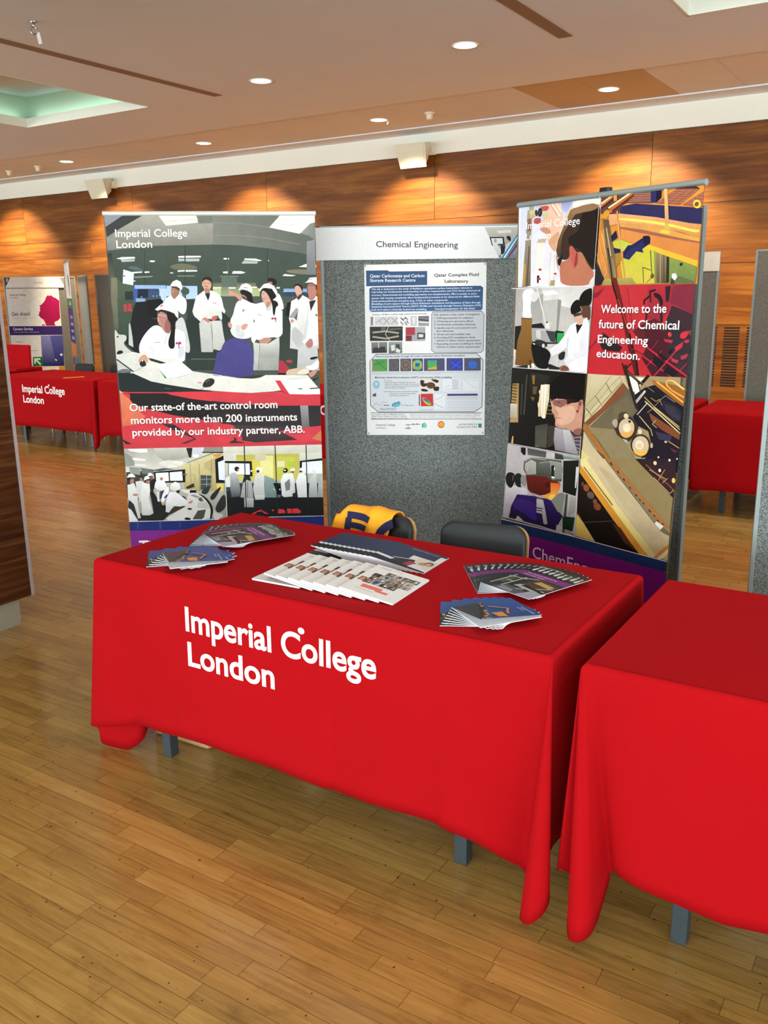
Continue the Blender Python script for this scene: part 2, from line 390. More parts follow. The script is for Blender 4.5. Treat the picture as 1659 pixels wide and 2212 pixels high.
for x0, x1 in holes:
    area_light('cove_tube', ((x0 + x1) / 2, HY1 + 0.06, CEIL_Z + 0.12), (PI * 0.72, 0, 0), 1.9, 0.04, 0.6, (0.75, 1.0, 0.82))
    area_light('cove_tube', (x0 - 0.06, (HY0 + HY1) / 2, CEIL_Z + 0.12), (PI * 0.72, 0, PI / 2), 1.9, 0.04, 0.6, (0.75, 1.0, 0.82))
b = MB()
for x0, x1 in ((-6.107, -6.004), (-2.712, -2.604), (-9.75, -9.65)):
    b.box((x0, -2.0, CEIL_Z - 0.003), (x1, 6.73, CEIL_Z + 0.001))
struct(b.build('trim_3', SLOTM), 'long air slots in the plaster ceiling')
b = MB()
SZ = CEIL_Z + 0.012; y_stain = True
x = -16.9
while x < XR:
    b.box((x + .002, BRK, SZ), (min(x + 0.6, XR) - .002, 9.30, SZ + 0.04), 2 if -4.0 < x < -2.6 and y_stain else 0)
    x += 0.6
b.box((XL, BRK, SZ + 0.004), (XR, 9.30, SZ + 0.05), 0)
b.box((XL, 9.30, CEIL_Z), (XR, WALL_Y + 0.2, CEIL_Z + 0.05), 1)
struct(b.build('ceiling_strip', [STRIPC, CEIL, STAINC]), 'strip of square ceiling tiles beside the wall')
# ceiling void above, so nothing leaks in
b = MB(); b.box((XL - 0.2, YF - 0.2, 3.8), (XR + 0.2, WALL_Y + 0.2, 3.9)); struct(b.build('roof', WHITEP))

# pillar at the left edge: striped veneer on a recessed grey plinth
b = MB(); c = (0.3, 0.5, 0.7)
b.box((-5.3, 1.2, 0.137), (-3.812, 2.632, 3.40), 0, c)
b.box((-3.812, 2.628, 0.137), (-3.8, 2.645, 3.40), 1)
b.box((-3.812, 1.2, 0.137), (-3.803, 2.628, 3.40), 0, c)
b.box((-5.28, 1.25, 0), (-3.82, 2.565, 0.139), 2)
struct(b.build('pillar', [ZEBRA, SILVER, GREYP]), 'dark striped veneer pillar at the left edge')

# ---------------------------------------------------------------- ceiling fittings
def downlight(x, y, z, label, group):
    t = thing('ceiling_downlight', label, 'ceiling light', (x, y, z), 0, group)
    m = MB(); m.lathe([(0.098, 0.004), (0.104, -0.003), (0.096, -0.006), (0.086, -0.004), (0.084, 0.004)], 32)
    m.build('trim_ring', WHITEP, t)
    m = MB(); m.lathe([(0.0845, 0.003), (0.0845, -0.0005), (0.05, -0.003), (0.002, -0.004)], 32); m.build('lens', LAMP, t)
    return t
ROW1 = [(-3.365, 6.50, 'lit ceiling downlight above the felt notice board, large and central'), (-5.351, 6.50, 'lit ceiling downlight above the left banner, beside the end of the air slot')]
ROW2 = [(-2.99, 8.68, 'lit ceiling downlight in the tile strip above the right banner'), (-5.531, 8.68, 'lit ceiling downlight in the tile strip beside the small sprinkler'),
        (-8.09, 8.68, 'lit ceiling downlight in the tile strip between the square cove and the left speaker'), (-10.66, 8.68, 'lit ceiling downlight in the tile strip, farthest left of the row')]
for x, y, l in ROW1: downlight(x, y, CEIL_Z, l, 'downlights in the plaster ceiling')
for x, y, l in ROW2: downlight(x, y, SZ, l, 'downlights in the tile strip')
WASH = 760
def spot(x, y, z, e, deg, aim=None, blend=0.5, col=(1.0, 0.78, 0.52)):
    l = bpy.data.lights.new('downlight_beam', 'SPOT'); l.energy = e; l.spot_size = math.radians(deg); l.spot_blend = blend; l.color = col; l.shadow_soft_size = 0.06
    o = bpy.data.objects.new('downlight_beam', l); C.objects.link(o); o.location = (x, y, z)
    if aim:
        d = Vector(aim) - Vector((x, y, z)); o.rotation_euler = d.to_track_quat('-Z', 'Y').to_euler()
for x, y, l in ROW2: spot(x, y, SZ - 0.02, WASH, 88, (x, 9.3, 2.2), 0.55, (1.0, 0.80, 0.54))
for x in (-13.22, -0.43, 2.12): spot(x, 8.68, SZ - 0.02, WASH, 88, (x, 9.3, 2.2), 0.55, (1.0, 0.80, 0.54))
for x, y, l in ROW1: spot(x, y, CEIL_Z - 0.02, 90, 110, col=(1.0, 0.92, 0.80))
for x in (-1.38, -7.33, -9.31, 0.6): spot(x, 6.5, CEIL_Z - 0.02, 90, 110, col=(1.0, 0.92, 0.80))
for x in (-7.4, -4.4, -1.4, 1.6): spot(x, 2.6, CEIL_Z - 0.02, 50, 120, col=(1.0, 0.95, 0.86))  # unseen lamps over the booth; beams only, no fittings built

def sensor(x, y, label):
    t = thing('smoke_detector', label, 'smoke detector', (x, y, SZ), 0, 'detectors in the tile strip')
    m = MB(); m.lathe([(0.052, 0.003), (0.052, -0.012), (0.045, -0.016)], 24); m.build('base', CREAM, t)
    m = MB(); m.lathe([(0.034, -0.014), (0.034, -0.05), (0.028, -0.066), (0.012, -0.07)], 24); m.build('head', CREAM, t)
sensor(-4.889, 8.657, 'small cream smoke detector on the tile strip above the right speaker')
sensor(-11.357, 8.737, 'small dark shadowed smoke detector on the tile strip, second from the left')
sensor(-12.095, 8.794, 'small cream smoke detector on the tile strip at the far left edge')
t = thing('sprinkler_head', 'tiny pendent sprinkler right beside a downlight', 'sprinkler', (-5.49, 8.80, SZ))
m = MB(); m.lathe([(0.022, 0.002), (0.022, -0.006), (0.008, -0.01), (0.008, -0.03)], 14); m.build('stem', CREAM, t)
m = MB(); m.lathe([(0.02, -0.034), (0.02, -0.037)], 14); m.lathe([(0.004, -0.028), (0.004, -0.036)], 8); m.build('deflector', CHROME, t)
# hook with tag
t = thing('ceiling_hook', 'steel eye hook with a white paper tag hanging from the ceiling', 'hook', (-5.482, 4.297, CEIL_Z), math.radians(35))
m = MB(); m.lathe([(0.02, 0.002), (0.02, -0.008), (0.008, -0.012), (0.007, -0.03)], 16); m.build('mount', CHROME, t)
m = MB(); m.tube([(0.022 * math.sin(a), 0, -0.052 - 0.024 * -math.cos(a)) for a in [i * 2 * PI / 20 for i in range(21)]], 0.0055, 8); m.build('ring', CHROME, t)
m = MB(); m.box((-0.012, -0.0006, -0.138), (0.012, 0.0006, -0.066), 0, None, Matrix.Translation((0.012, 0, 0)) @ Matrix.Rotation(-0.16, 4, 'Y')); m.build('tag', WHITE, t)

def speaker(x, label):
    t = thing('wall_speaker', label, 'speaker', (x, WALL_Y - 0.03, 3.17), 0, 'loudspeakers on the white band')
    # tapered cabinet: tilted front facing down into the hall
    fr = [(-0.19, -0.26, 0.085), (0.19, -0.26, 0.085), (0.165, -0.175, -0.15), (-0.165, -0.175, -0.15)]
    bk = [(-0.17, -0.06, 0.125), (0.17, -0.06, 0.125), (0.13, -0.045, -0.06), (-0.13, -0.045, -0.06)]
    m = MB(); m.add(fr + bk, [(0, 1, 2, 3)][::-1] + [(7, 6, 5, 4), (1, 0, 4, 5), (2, 1, 5, 6), (3, 2, 6, 7), (0, 3, 7, 4)])
    m.f[0] = [3, 2, 1, 0]
    m.build('cabinet', BEIGESPK, t, bevel=0.012)
    n = Vector((0, -0.235, 0.085)).normalized()
    g = [Vector(p) for p in fr]; c = sum(g, Vector()) / 4
    m = MB(); q = [c + (p - c) * 0.93 + Vector((0, -0.004, 0.0015 - 0.003)) for p in g]
    m.add(q, [(3, 2, 1, 0)]); q2 = [p + Vector((0, 0.006, 0.003)) for p in q]
    m.add(q + q2, [(0, 1, 5, 4), (1, 2, 6, 5), (2, 3, 7, 6), (3, 0, 4, 7)])
    m.build('grille', BEIGESPK, t)
    m = MB(); m.box((0.10, -0.07, -0.02), (0.21, -0.001, 0.075)); m.box((0.19, -0.09, 0.0), (0.2, -0.03, 0.055)); m.lathe([(0.008, 0), (0.008, 0.006)], 10, (0.15, -0.05, 0.075)); m.build('bracket', CREAM, t, bevel=0.004)
speaker(-5.57, 'cream wedge loudspeaker on the white band above the felt notice board')
speaker(-10.98, 'cream wedge loudspeaker on the white band left of the control room banner')
# ---------------------------------------------------------------- cloths and tables
ZT = 0.742
def smooth_path(P, per):
    """Catmull-Rom through stations (tuples of equal length)"""
    out = []; n = len(P)
    for i in range(n - 1):
        p0, p1, p2, p3 = P[max(i - 1, 0)], P[i], P[i + 1], P[min(i + 2, n - 1)]
        for k in range(per):
            t = k / per
            out.append(tuple(0.5 * ((2 * b) + (-a + c) * t + (2 * a - 5 * b + 4 * c - d) * t * t + (-a + 3 * b - 3 * c + d) * t ** 3) for a, b, c, d in zip(p0, p1, p2, p3)))
    out.append(tuple(P[-1])); return out
# corner drapes: (s, f, hem) = sideways past the corner, out in front of it, height of the hem
C_FLUTE = [(-.30, .014, .188), (-.20, .0, .168), (-.13, -.03, .125), (-.085, -.055, .095), (-.07, -.042, .08), (-.058, .0, .04), (-.050, .034, .012), (-.02, .052, .02), (.010, .036, .05), (.018, .008, .085), (-.012, -.04, .13), (-.02, -.10, .16), (.0, -.18, .182), (.016, -.32, .186)]
C_FLARE = [(-.36, .014, .186), (-.26, .014, .180), (-.165, .004, .172), (-.10, .010, .155), (-.02, .016, .13), (.06, .012, .108), (.10, .0, .098), (.114, -.02, .092), (.106, -.036, .06), (.098, -.036, .01), (.05, -.045, .003), (-.02, -.06, .004), (-.08, -.085, .06), (-.06, -.14, .14), (.0, -.2, .185), (.016, -.34, .186)]
C_DOUBLE = [(-.36, .014, .19), (-.26, .014, .20), (-.17, .010, .206), (-.115, -.012, .206), (-.088, -.046, .19), (-.080, -.042, .14), (-.073, .0, .07), (-.066, .036, .045), (-.045, .056, .03), (-.015, .046, .02), (.002, .008, .06), (-.004, -.034, .11), (.012, -.040, .14), (.040, -.018, .165), (.050, -.036, .142), (.036, -.08, .165), (.02, -.14, .185), (.012, -.2, .186), (.016, -.34, .186)]
C_PLAIN = [(-.24, .012, .3), (-.10, .015, .25), (-.04, .03, .18), (.0, .045, .14), (.03, .02, .15), (.03, -.04, .2), (.012, -.11, .2), (.014, -.24, .186)]
FRONT = {}
def cloth(name, x0, x1, y0, y1, corners, label, group, rear_hem=0.5, rows=16, seed=1, logo=None, wav=0.004):
    rnd = random.Random(seed); r = 0.016; zt = ZT + 0.004
    W = x1 - x0; D = y1 - y0
    # corner order: front-left, front-right, rear-right, rear-left ; frame of each: origin, side dir, front dir
    fr = {'fl': (Vector((x0, y0)), Vector((-1, 0)), Vector((0, -1))), 'fr': (Vector((x1, y0)), Vector((1, 0)), Vector((0, -1))),
          'rr': (Vector((x1, y1)), Vector((1, 0)), Vector((0, 1))), 'rl': (Vector((x0, y1)), Vector((-1, 0)), Vector((0, 1)))}
    st = []
    FRONT[name + str(seed)] = fl = []
    def side(pa, pb, nrm, ha, hb, n):
        for i in range(1, n):
            t = i / n; p = pa.lerp(pb, t); ph = rnd.uniform(0, 6)
            q = p + nrm * (0.012 + wav * math.sin(9 * t + seed) + wav * 0.6 * math.sin(23 * t + seed * 2) + (0.0035 * math.exp(-((p.x + 1.42) / 0.02) ** 2) - 0.004 * math.exp(-((p.x + 1.39) / 0.015) ** 2) if seed == 1 and nrm.y < 0 else 0))
            st.append((p.x, p.y, q.x, q.y, ha + (hb - ha) * t + 0.004 * math.sin(7 * t + seed)))
            if nrm.y < -0.5: fl.append((p.x, p.y - q.y, st[-1][4]))
    def corner(key, flip):
        o, s, f = fr[key]; P = corners.get(key, C_PLAIN)
        A0, B0 = -P[0][0], -P[-1][1]
        Q = []
        for q, i in zip(smooth_path(P, 5), range(10 ** 6)):
            a, c = P[i // 5], P[min(i // 5 + 1, len(P) - 1)]; k = (i % 5) / 5
            Q.append((q[0], q[1], (a[2] + (c[2] - a[2]) * k) * 0.75 + q[2] * 0.25))
        P = Q
        if flip: P = P[::-1]
        for (a, b, h) in P:
            # station on the table edge that this bit of hem hangs from
            front = (b > -0.10) if a > -0.10 else True
            sa = fb = 0.0
            if a < -0.06 and b > -0.06: sa = -(-a - 0.06) * A0 / (A0 - 0.06)
            elif b < -0.08: fb = -(-b - 0.08) * B0 / (B0 - 0.08)
            top = o + s * sa + f * fb
            bot = o + s * a + f * b
            st.append((top.x, top.y, bot.x, bot.y, h))
    corner('fl', True)                                    # side -> front
    a = st[-1]
    P = corners.get('fr', C_PLAIN)
    side(Vector((a[0], y0)), Vector((x1 + P[0][0], y0)), Vector((0, -1)), a[4], P[0][2], 90)
    corner('fr', False)
    a = st[-1]; P = corners.get('rr', C_PLAIN)
    side(Vector((x1, a[1])), Vector((x1, y1 - P[-1][1] * -1)), Vector((1, 0)), a[4], P[-1][2], 16)
    corner('rr', True)
    a = st[-1]
    side(Vector((a[0], y1)), Vector((x0 - corners.get('rl', C_PLAIN)[0][0], y1)), Vector((0, 1)), rear_hem, rear_hem, 24)
    corner('rl', False)
    a = st[-1]
    side(Vector((x0, a[1])), Vector((x0, st[0][1])), Vector((-1, 0)), a[4], st[0][4], 16)
    n = len(st); vs = []; fs = []
    cx, cy = (x0 + x1) / 2, (y0 + y1) / 2
    def ring(i):
        tx, ty, bx, by, h = st[i]; col = []
        # inner top point, rounded edge, then down to the hem
        ix = min(max(tx, x0 + r), x1 - r); iy = min(max(ty, y0 + r), y1 - r)
        col.append((ix, iy, zt))
        out = Vector((tx - ix, ty - iy)); L = out.length
        if L < 1e-6: out = Vector((bx - tx, by - ty)); L = out.length
        d = out / max(L, 1e-6)
        for k in (1, 2, 3):
            g = k / 3 * PI / 2
            col.append((ix + d.x * L * math.sin(g), iy + d.y * L * math.sin(g), zt - r * (1 - math.cos(g))))
        zs = zt - r
        ex, ey = ix + d.x * L, iy + d.y * L
        for k in range(1, rows + 1):
            t = k / rows; e = t ** 1.05
            col.append((ex + (bx - ex) * e, ey + (by - ey) * e, zs + (h - zs) * t))
        return col
    cols = [ring(i) for i in range(n)]; R = len(cols[0])
    for c in cols: vs += c
    for i in range(n):
        j = (i + 1) % n
        for k in range(R - 1): fs.append((i * R + k, i * R + k + 1, j * R + k + 1, j * R + k))
    m = MB(); m.add(vs, fs, 0, None, True)
    # the flat top
    m.add([(x0 + r, y0 + r, zt), (x1 - r, y0 + r, zt), (x1 - r, y1 - r, zt), (x0 + r, y1 - r, zt)], [(0, 1, 2, 3)])
    o = m.build(name, RED)
    so = o.modifiers.new('thick', 'SOLIDIFY'); so.thickness = 0.0012; so.offset = 1.0
    tag(o, label, 'tablecloth', group)
    return o

def text_mesh(body, bold=0.0, res=3, shear=0.0):
    cu = bpy.data.curves.new('t', 'FONT'); cu.body = body; cu.size = 1.0; cu.offset = bold; cu.resolution_u = res; cu.shear = shear
    o = bpy.data.objects.new('t', cu); C.objects.link(o)
    dg = bpy.context.evaluated_depsgraph_get(); me = bpy.data.meshes.new_from_object(o.evaluated_get(dg))
    V = [(v.co.x, v.co.y) for v in me.vertices]; F = [list(p.vertices) for p in me.polygons]
    bpy.data.objects.remove(o); bpy.data.curves.remove(cu); bpy.data.meshes.remove(me)
    return V, F
_tc = {}
def text_fit(body, u, v, width, cap, bold=0.012, shear=0.0):
    """letter outlines: left end at u, baseline v, given width and capital height"""
    key = (body, bold, shear)
    if key not in _tc: _tc[key] = text_mesh(body, bold, 8 if bold > 0.021 and len(body) < 20 else (3 if len(body) < 40 else 2), shear)
    V, F = _tc[key]
    if not V: return [], []
    x0 = min(p[0] for p in V); x1 = max(p[0] for p in V)
    sx = width / max(x1 - x0, 1e-6); sy = cap / 0.73
    return [(u + (p[0] - x0) * sx, v + p[1] * sy) for p in V], F

def table(x0, x1, y0, y1, label, group, legs=True, inset=(0.16, 0.29)):
    t = thing('folding_table', label, 'table', ((x0 + x1) / 2, (y0 + y1) / 2, 0), 0, group)
    hw, hd = (x1 - x0) / 2 - 0.008, (y1 - y0) / 2 - 0.008
    m = MB(); m.box((-hw, -hd, ZT - 0.03), (hw, hd, ZT)); m.build('tabletop', STEEL, t, bevel=0.004)
    m = MB(); m.box((-hw + 0.1, -hd + 0.06, ZT - 0.09), (hw - 0.1, -hd + 0.085, ZT - 0.03)); m.box((-hw + 0.1, hd - 0.085, ZT - 0.09), (hw - 0.1, hd - 0.06, ZT - 0.03)); m.build('apron', STEEL, t)
    for sx, sy in ((-1, -1), (1, -1), (-1, 1), (1, 1)):
        x = -hw + inset[0] if sx < 0 else hw - inset[1]; y = sy * (hd - 0.115)
        m = MB(); m.box((x - 0.02, y - 0.02, 0), (x + 0.02, y + 0.02, ZT - 0.03)); m.build('leg', STEEL, t, bevel=0.003)
    return t
T1 = (-2.376, -0.728, 1.893, 2.640)
T2 = (-0.656, 0.994, 1.893, 2.640)
table(*T1, 'grey legged folding table under the red cloth with white lettering and booklets', 'tables in the front row')
table(*T2, 'grey legged folding table under the bare red cloth at the right edge', 'tables in the front row', inset=(0.24, 0.24))
c1 = cloth('tablecloth', *T1, {'fl': C_FLARE, 'fr': C_FLUTE}, 'red tablecloth with large white lettering, carrying the booklets', 'red tablecloths of the front row', seed=1)
c2 = cloth('tablecloth', *T2, {'fl': C_DOUBLE}, 'plain red tablecloth at the right edge with nothing on it', 'red tablecloths of the front row', seed=4, wav=0.006)
def cloth_logo(par, x0, y0, seed):
    """printed lettering following the front drop of the cloth"""
    fl = FRONT['tablecloth' + str(seed)]; zs = ZT + 0.004 - 0.016
    def drop(u, v):
        for (xa, oa, ha), (xb, ob, hb) in zip(fl, fl[1:]):
            if xa <= u <= xb:
                k = (u - xa) / (xb - xa); o = oa + (ob - oa) * k; h = ha + (hb - ha) * k; break
        else: o, h = 0.014, 0.186
        return y0 - o * ((zs - v) / (zs - h)) ** 1.05 - 0.0022
    m = MB()
    def put(V, F): m.add([(u, drop(u, v), v) for u, v in V], F)
    lo = x0 + 0.42
    put(*text_fit('Imperial College', lo, 0.572, 0.722, 0.083, 0.022))
    put(*text_fit('London', lo + 0.004, 0.455, 0.352, 0.083, 0.022))
    put([(lo + 0.463 + 0.012 * math.cos(k * PI / 12), 0.662 + 0.010 * math.sin(k * PI / 12)) for k in range(24)], [list(range(24))])
    o = m.build('lettering', WHITE, par); o['label'] = 'white printed lettering'
    return o
cloth_logo(c1, -2.376, 1.893, 1)

# ---------------------------------------------------------------- chairs
def rounded_rect(w, h, r, n=6):
    P = []
    for cx, cy, a0 in ((w / 2 - r, h / 2 - r, 0), (-w / 2 + r, h / 2 - r, PI / 2), (-w / 2 + r, -h / 2 + r, PI), (w / 2 - r, -h / 2 + r, 3 * PI / 2)):
        for k in range(n + 1): P.append((cx + r * math.cos(a0 + k / n * PI / 2), cy + r * math.sin(a0 + k / n * PI / 2)))
    return P
def pad(outline, th, place, mat_i=0, puff=0.012, curve=0.0):
    """cushion: outline in (u, v), crowned front, closed back"""
    m = MB(); n = len(outline); rings = []
    for s, d in ((1.0, 0.0), (1.0, th * 0.55), (0.985, th * 0.85), (0.94, th), (0.7, th + puff * 0.5), (0.35, th + puff * 0.85), (0.02, th + puff)):
        rings.append([place(u * s, v * s, d - curve * ((u * s) ** 2)) for u, v in outline])
    vs = [p for q in rings for p in q]; fs = []
    for j in range(len(rings) - 1):
        for i in range(n): fs.append((j * n + i, j * n + (i + 1) % n, (j + 1) * n + (i + 1) % n, (j + 1) * n + i))
    m.add(vs, fs, mat_i, None, True); m.add(rings[0], [tuple(reversed(range(n)))], mat_i); m.add(rings[-1], [tuple(range(n))], mat_i)
    return m
def chair(label, loc, rotz, group):
    """stacking chair; sits at +Y of the table and faces -Y"""
    t = thing('padded_chair', label, 'chair', loc, rotz, group)
    W, H = 0.325, 0.29; zc = 0.632; lean = 0.16
    def pl(u, v, d): return (u, -d * 1.0 + v * lean, zc + v + d * lean * 0)
    o = rounded_rect(W, H, 0.05)
    pad(o, 0.026, lambda u, v, d: (u, -0.012 - d + v * lean - 0.55 * u * u, zc + v), puff=0.012).build('backrest', VINYL, t)
    m = MB(); oo = [(u + 0.005, v) for u, v in rounded_rect(W + 0.004, H - 0.008, 0.052)]; n = len(oo)
    A = [(u, -0.010 + v * lean - 0.55 * u * u, zc + v) for u, v in oo]; B = [(u, 0.003 + v * lean - 0.55 * u * u, zc + v) for u, v in oo]
    m.add(A + B, [tuple(range(n)), tuple(range(2 * n - 1, n - 1, -1))] + [(i, n + i, n + (i + 1) % n, (i + 1) % n) for i in range(n)]); m.build('back_shell', PLY, t)
    so = rounded_rect(0.40, 0.40, 0.06)
    pad(so, 0.03, lambda u, v, d: (u, -0.255 + v, 0.43 + d), puff=0.01).build('seat', VINYL, t)
    m = MB(); n = len(so); A = [(u, -0.255 + v, 0.418) for u, v in so]; B = [(u, -0.255 + v, 0.43) for u, v in so]
    m.add(A + B, [tuple(reversed(range(n))), tuple(range(n, 2 * n))] + [(i, (i + 1) % n, n + (i + 1) % n, n + i) for i in range(n)]); m.build('seat_shell', PLY, t)
    for s in (-1, 1):
        m = MB(); m.tube([(s * 0.205, -0.44, 0.0), (s * 0.195, -0.42, 0.41)], 0.011); m.build('leg', CHROME, t)
        m = MB(); m.tube([(s * 0.205, 0.06, 0.0), (s * 0.195, -0.03, 0.42), (s * 0.128, 0.012, 0.56), (s * 0.122, 0.026, 0.66)], 0.011); m.build('leg', CHROME, t)
        m = MB(); m.tube([(s * 0.195, -0.42, 0.41), (s * 0.195, -0.03, 0.41)], 0.011); m.build('seat_rail', CHROME, t)
    return t
ch1 = chair('black padded chair with a yellow garment draped over its back', (-1.80, 2.805, 0), math.radians(-6), 'black padded chairs behind the front tables')
ch2 = chair('black padded chair with bare back, behind the right part of the booklet table', (-1.382, 2.86, 0), math.radians(9), 'black padded chairs behind the front tables')

# yellow garment over the left part of the first chair's back
def garment():
    t = thing('draped_garment', 'yellow fleece garment with navy letters hung over a black chair back', 'clothing', (-1.80, 2.805, 0), math.radians(-6))
    W0, W1, ZTOP = -0.172, 0.085, 0.790
    def front(u, z):
        k = (ZTOP - z) / 0.3
        return -0.062 - 0.02 * k + (z - 0.64) * 0.16 - 0.55 * u * u - 0.010 * math.sin(u * 38 + 1.0 + 3 * k) * (0.5 + k) - 0.013 * math.exp(-((u + 0.005 - 0.02 * k) / 0.022) ** 2)
    def back(u, z): return 0.018 + (z - 0.64) * 0.16 - 0.55 * u * u + 0.006 * math.sin(u * 30) + 0.01 * (ZTOP - z)
    nu, nz = 40, 14
    m = MB(); vs = []; fs = []
    for i in range(nu + 1):
        s = i / nu; col = []
        for j in range(nz + 1):
            k = 1 - j / nz
            z = 0.56 + (ZTOP - 0.03 - 0.56) * (1 - k)
            lo = W0 - 0.06 * k * (1.0) + 0.03 * k * k; hi = W1 - 0.045 * k
            u = lo + (hi - lo) * s
            col.append((u, front(u, z), z + 0.006 * math.sin(s * 9) * k))
        u = W0 + (W1 - W0) * s; tp = ZTOP + 0.010 * math.exp(-((s - .63) / .12) ** 2) - 0.03 * max(0, 0.12 - s) / 0.12
        y0 = front(u, ZTOP - 0.03); y1 = back(u, ZTOP - 0.03)
        for k in range(1, 8):
            g = k / 8 * PI; col.append((u, (y0 + y1) / 2 + (y0 - y1) / 2 * math.cos(g), tp - 0.03 + 0.03 * math.sin(g)))
        for j in range(nz + 1):
            z = ZTOP - 0.03 - (ZTOP - 0.03 - 0.52) * j / nz; uu = W0 - 0.02 * j / nz + (W1 - W0 + 0.02 * j / nz) * s
            col.append((uu, back(uu, z), z))
        vs += col; R = len(col)
    for i in range(nu):
        for j in range(R - 1): fs.append((i * R + j, (i + 1) * R + j, (i + 1) * R + j + 1, i * R + j + 1))
    m.add(vs, fs, 0, None, True); o = m.build('fabric', YELLOW, t)
    so = o.modifiers.new('thick', 'SOLIDIFY'); so.thickness = 0.004; so.offset = 1
    # letters sewn on the front
    m = MB()
    def bar(a, b_, c, d, n=8):
        a, b_, c, d = [(q[0] * 0.92 + 0.026, q[1] - 0.004) for q in (a, b_, c, d)]
        g = []
        for i in range(n + 1):
            for j in range(n + 1):
                s, q = i / n, j / n
                p = Vector(a).lerp(Vector(b_), s).lerp(Vector(d).lerp(Vector(c), s), q)
                g.append((p.x, front(p.x, p.y) - 0.0075, p.y))
        m.add(g, [(i * (n + 1) + j, i * (n + 1) + j + 1, (i + 1) * (n + 1) + j + 1, (i + 1) * (n + 1) + j) for i in range(n) for j in range(n)], 0, None, True)
    bar((-.160, .782), (-.030, .776), (-.044, .750), (-.160, .755))
    bar((-.166, .742), (-.052, .737), (-.062, .715), (-.168, .719))
    bar((-.166, .757), (-.140, .757), (-.146, .66), (-.172, .66))
    bar((-.168, .704), (-.070, .700), (-.078, .676), (-.170, .680))
    P = [(.070, .760), (.036, .742), (.014, .716), (.022, .692), (.052, .676), (.050, .650), (.022, .628), (-.004, .636)]
    for _ in range(2): P = [P[0]] + [tuple(x * .75 + y * .25 if k == 0 else x * .25 + y * .75 for x, y in zip(P[i], P[i + 1])) for i in range(len(P) - 1) for k in (0, 1)] + [P[-1]]
    for i in range(len(P) - 1):
        a, c = Vector(P[i]), Vector(P[i + 1]); d = (c - a).normalized(); nn = Vector((-d.y, d.x)) * 0.0165; e = d * 0.008
        bar(a - nn - e, a + nn - e, c + nn + e, c - nn + e, 3)
    m.build('letters', NAVY, t)['label'] = 'navy sewn letters'
garment()

# ---------------------------------------------------------------- display boards
def board(name, A, B, top, label, felt, header=None, foot=True, th=0.03, group=None, cat='display board'):
    th = min(th, 0.022)
    """felt panel between two floor points, aluminium frame, feet"""
    A = Vector((A[0], A[1], 0)); B = Vector((B[0], B[1], 0)); L = (B - A).length
    t = thing(name, label, cat, A, math.atan2(B.y - A.y, B.x - A.x), group)
    e = 0.016
    m = MB(); m.box((e, -th * 0.3, 0.09), (L - e, th * 0.3, top - e)); m.build('felt_panel', felt, t)
    m = MB()
    m.box((0, -th / 2, 0.0), (e, th / 2, top)); m.box((L - e, -th / 2, 0.0), (L, th / 2, top))
    m.box((e, -th / 2, top - e), (L - e, th / 2, top)); m.box((e, -th / 2, 0.07), (L - e, th / 2, 0.092)); m.build('frame', ALU, t, bevel=0.002)
    if foot:
        for x in ((0.011, L - 0.011) if foot is True else (L - 0.011,)):
            m = MB(); m.box((x - 0.02, -0.16, 0), (x + 0.02, 0.16, 0.018)); m.build('foot', ALU, t, bevel=0.003)
    return t, L
BA, BDIR = Vector((-2.683, 3.631)), Vector((0.850, 0.526))
bd0 = BA + BDIR * 0.016; bd1 = BA + BDIR * 1.005
nb, nbL = board('notice_board', bd0, bd1, 1.922, 'grey felt notice board with white header sign and a pinned poster', FELT)
wing, _ = board('notice_board', (-1.795, 4.12), (-0.871, 3.72), 1.92, 'grey felt notice board angled behind the right banner', FELT, foot='end')
# booth panel at the right edge
rp, _ = board('notice_board', (-0.545, 3.40), (0.42, 3.62), 1.92, 'grey felt notice board at the right edge, behind the bare red table', FELT)
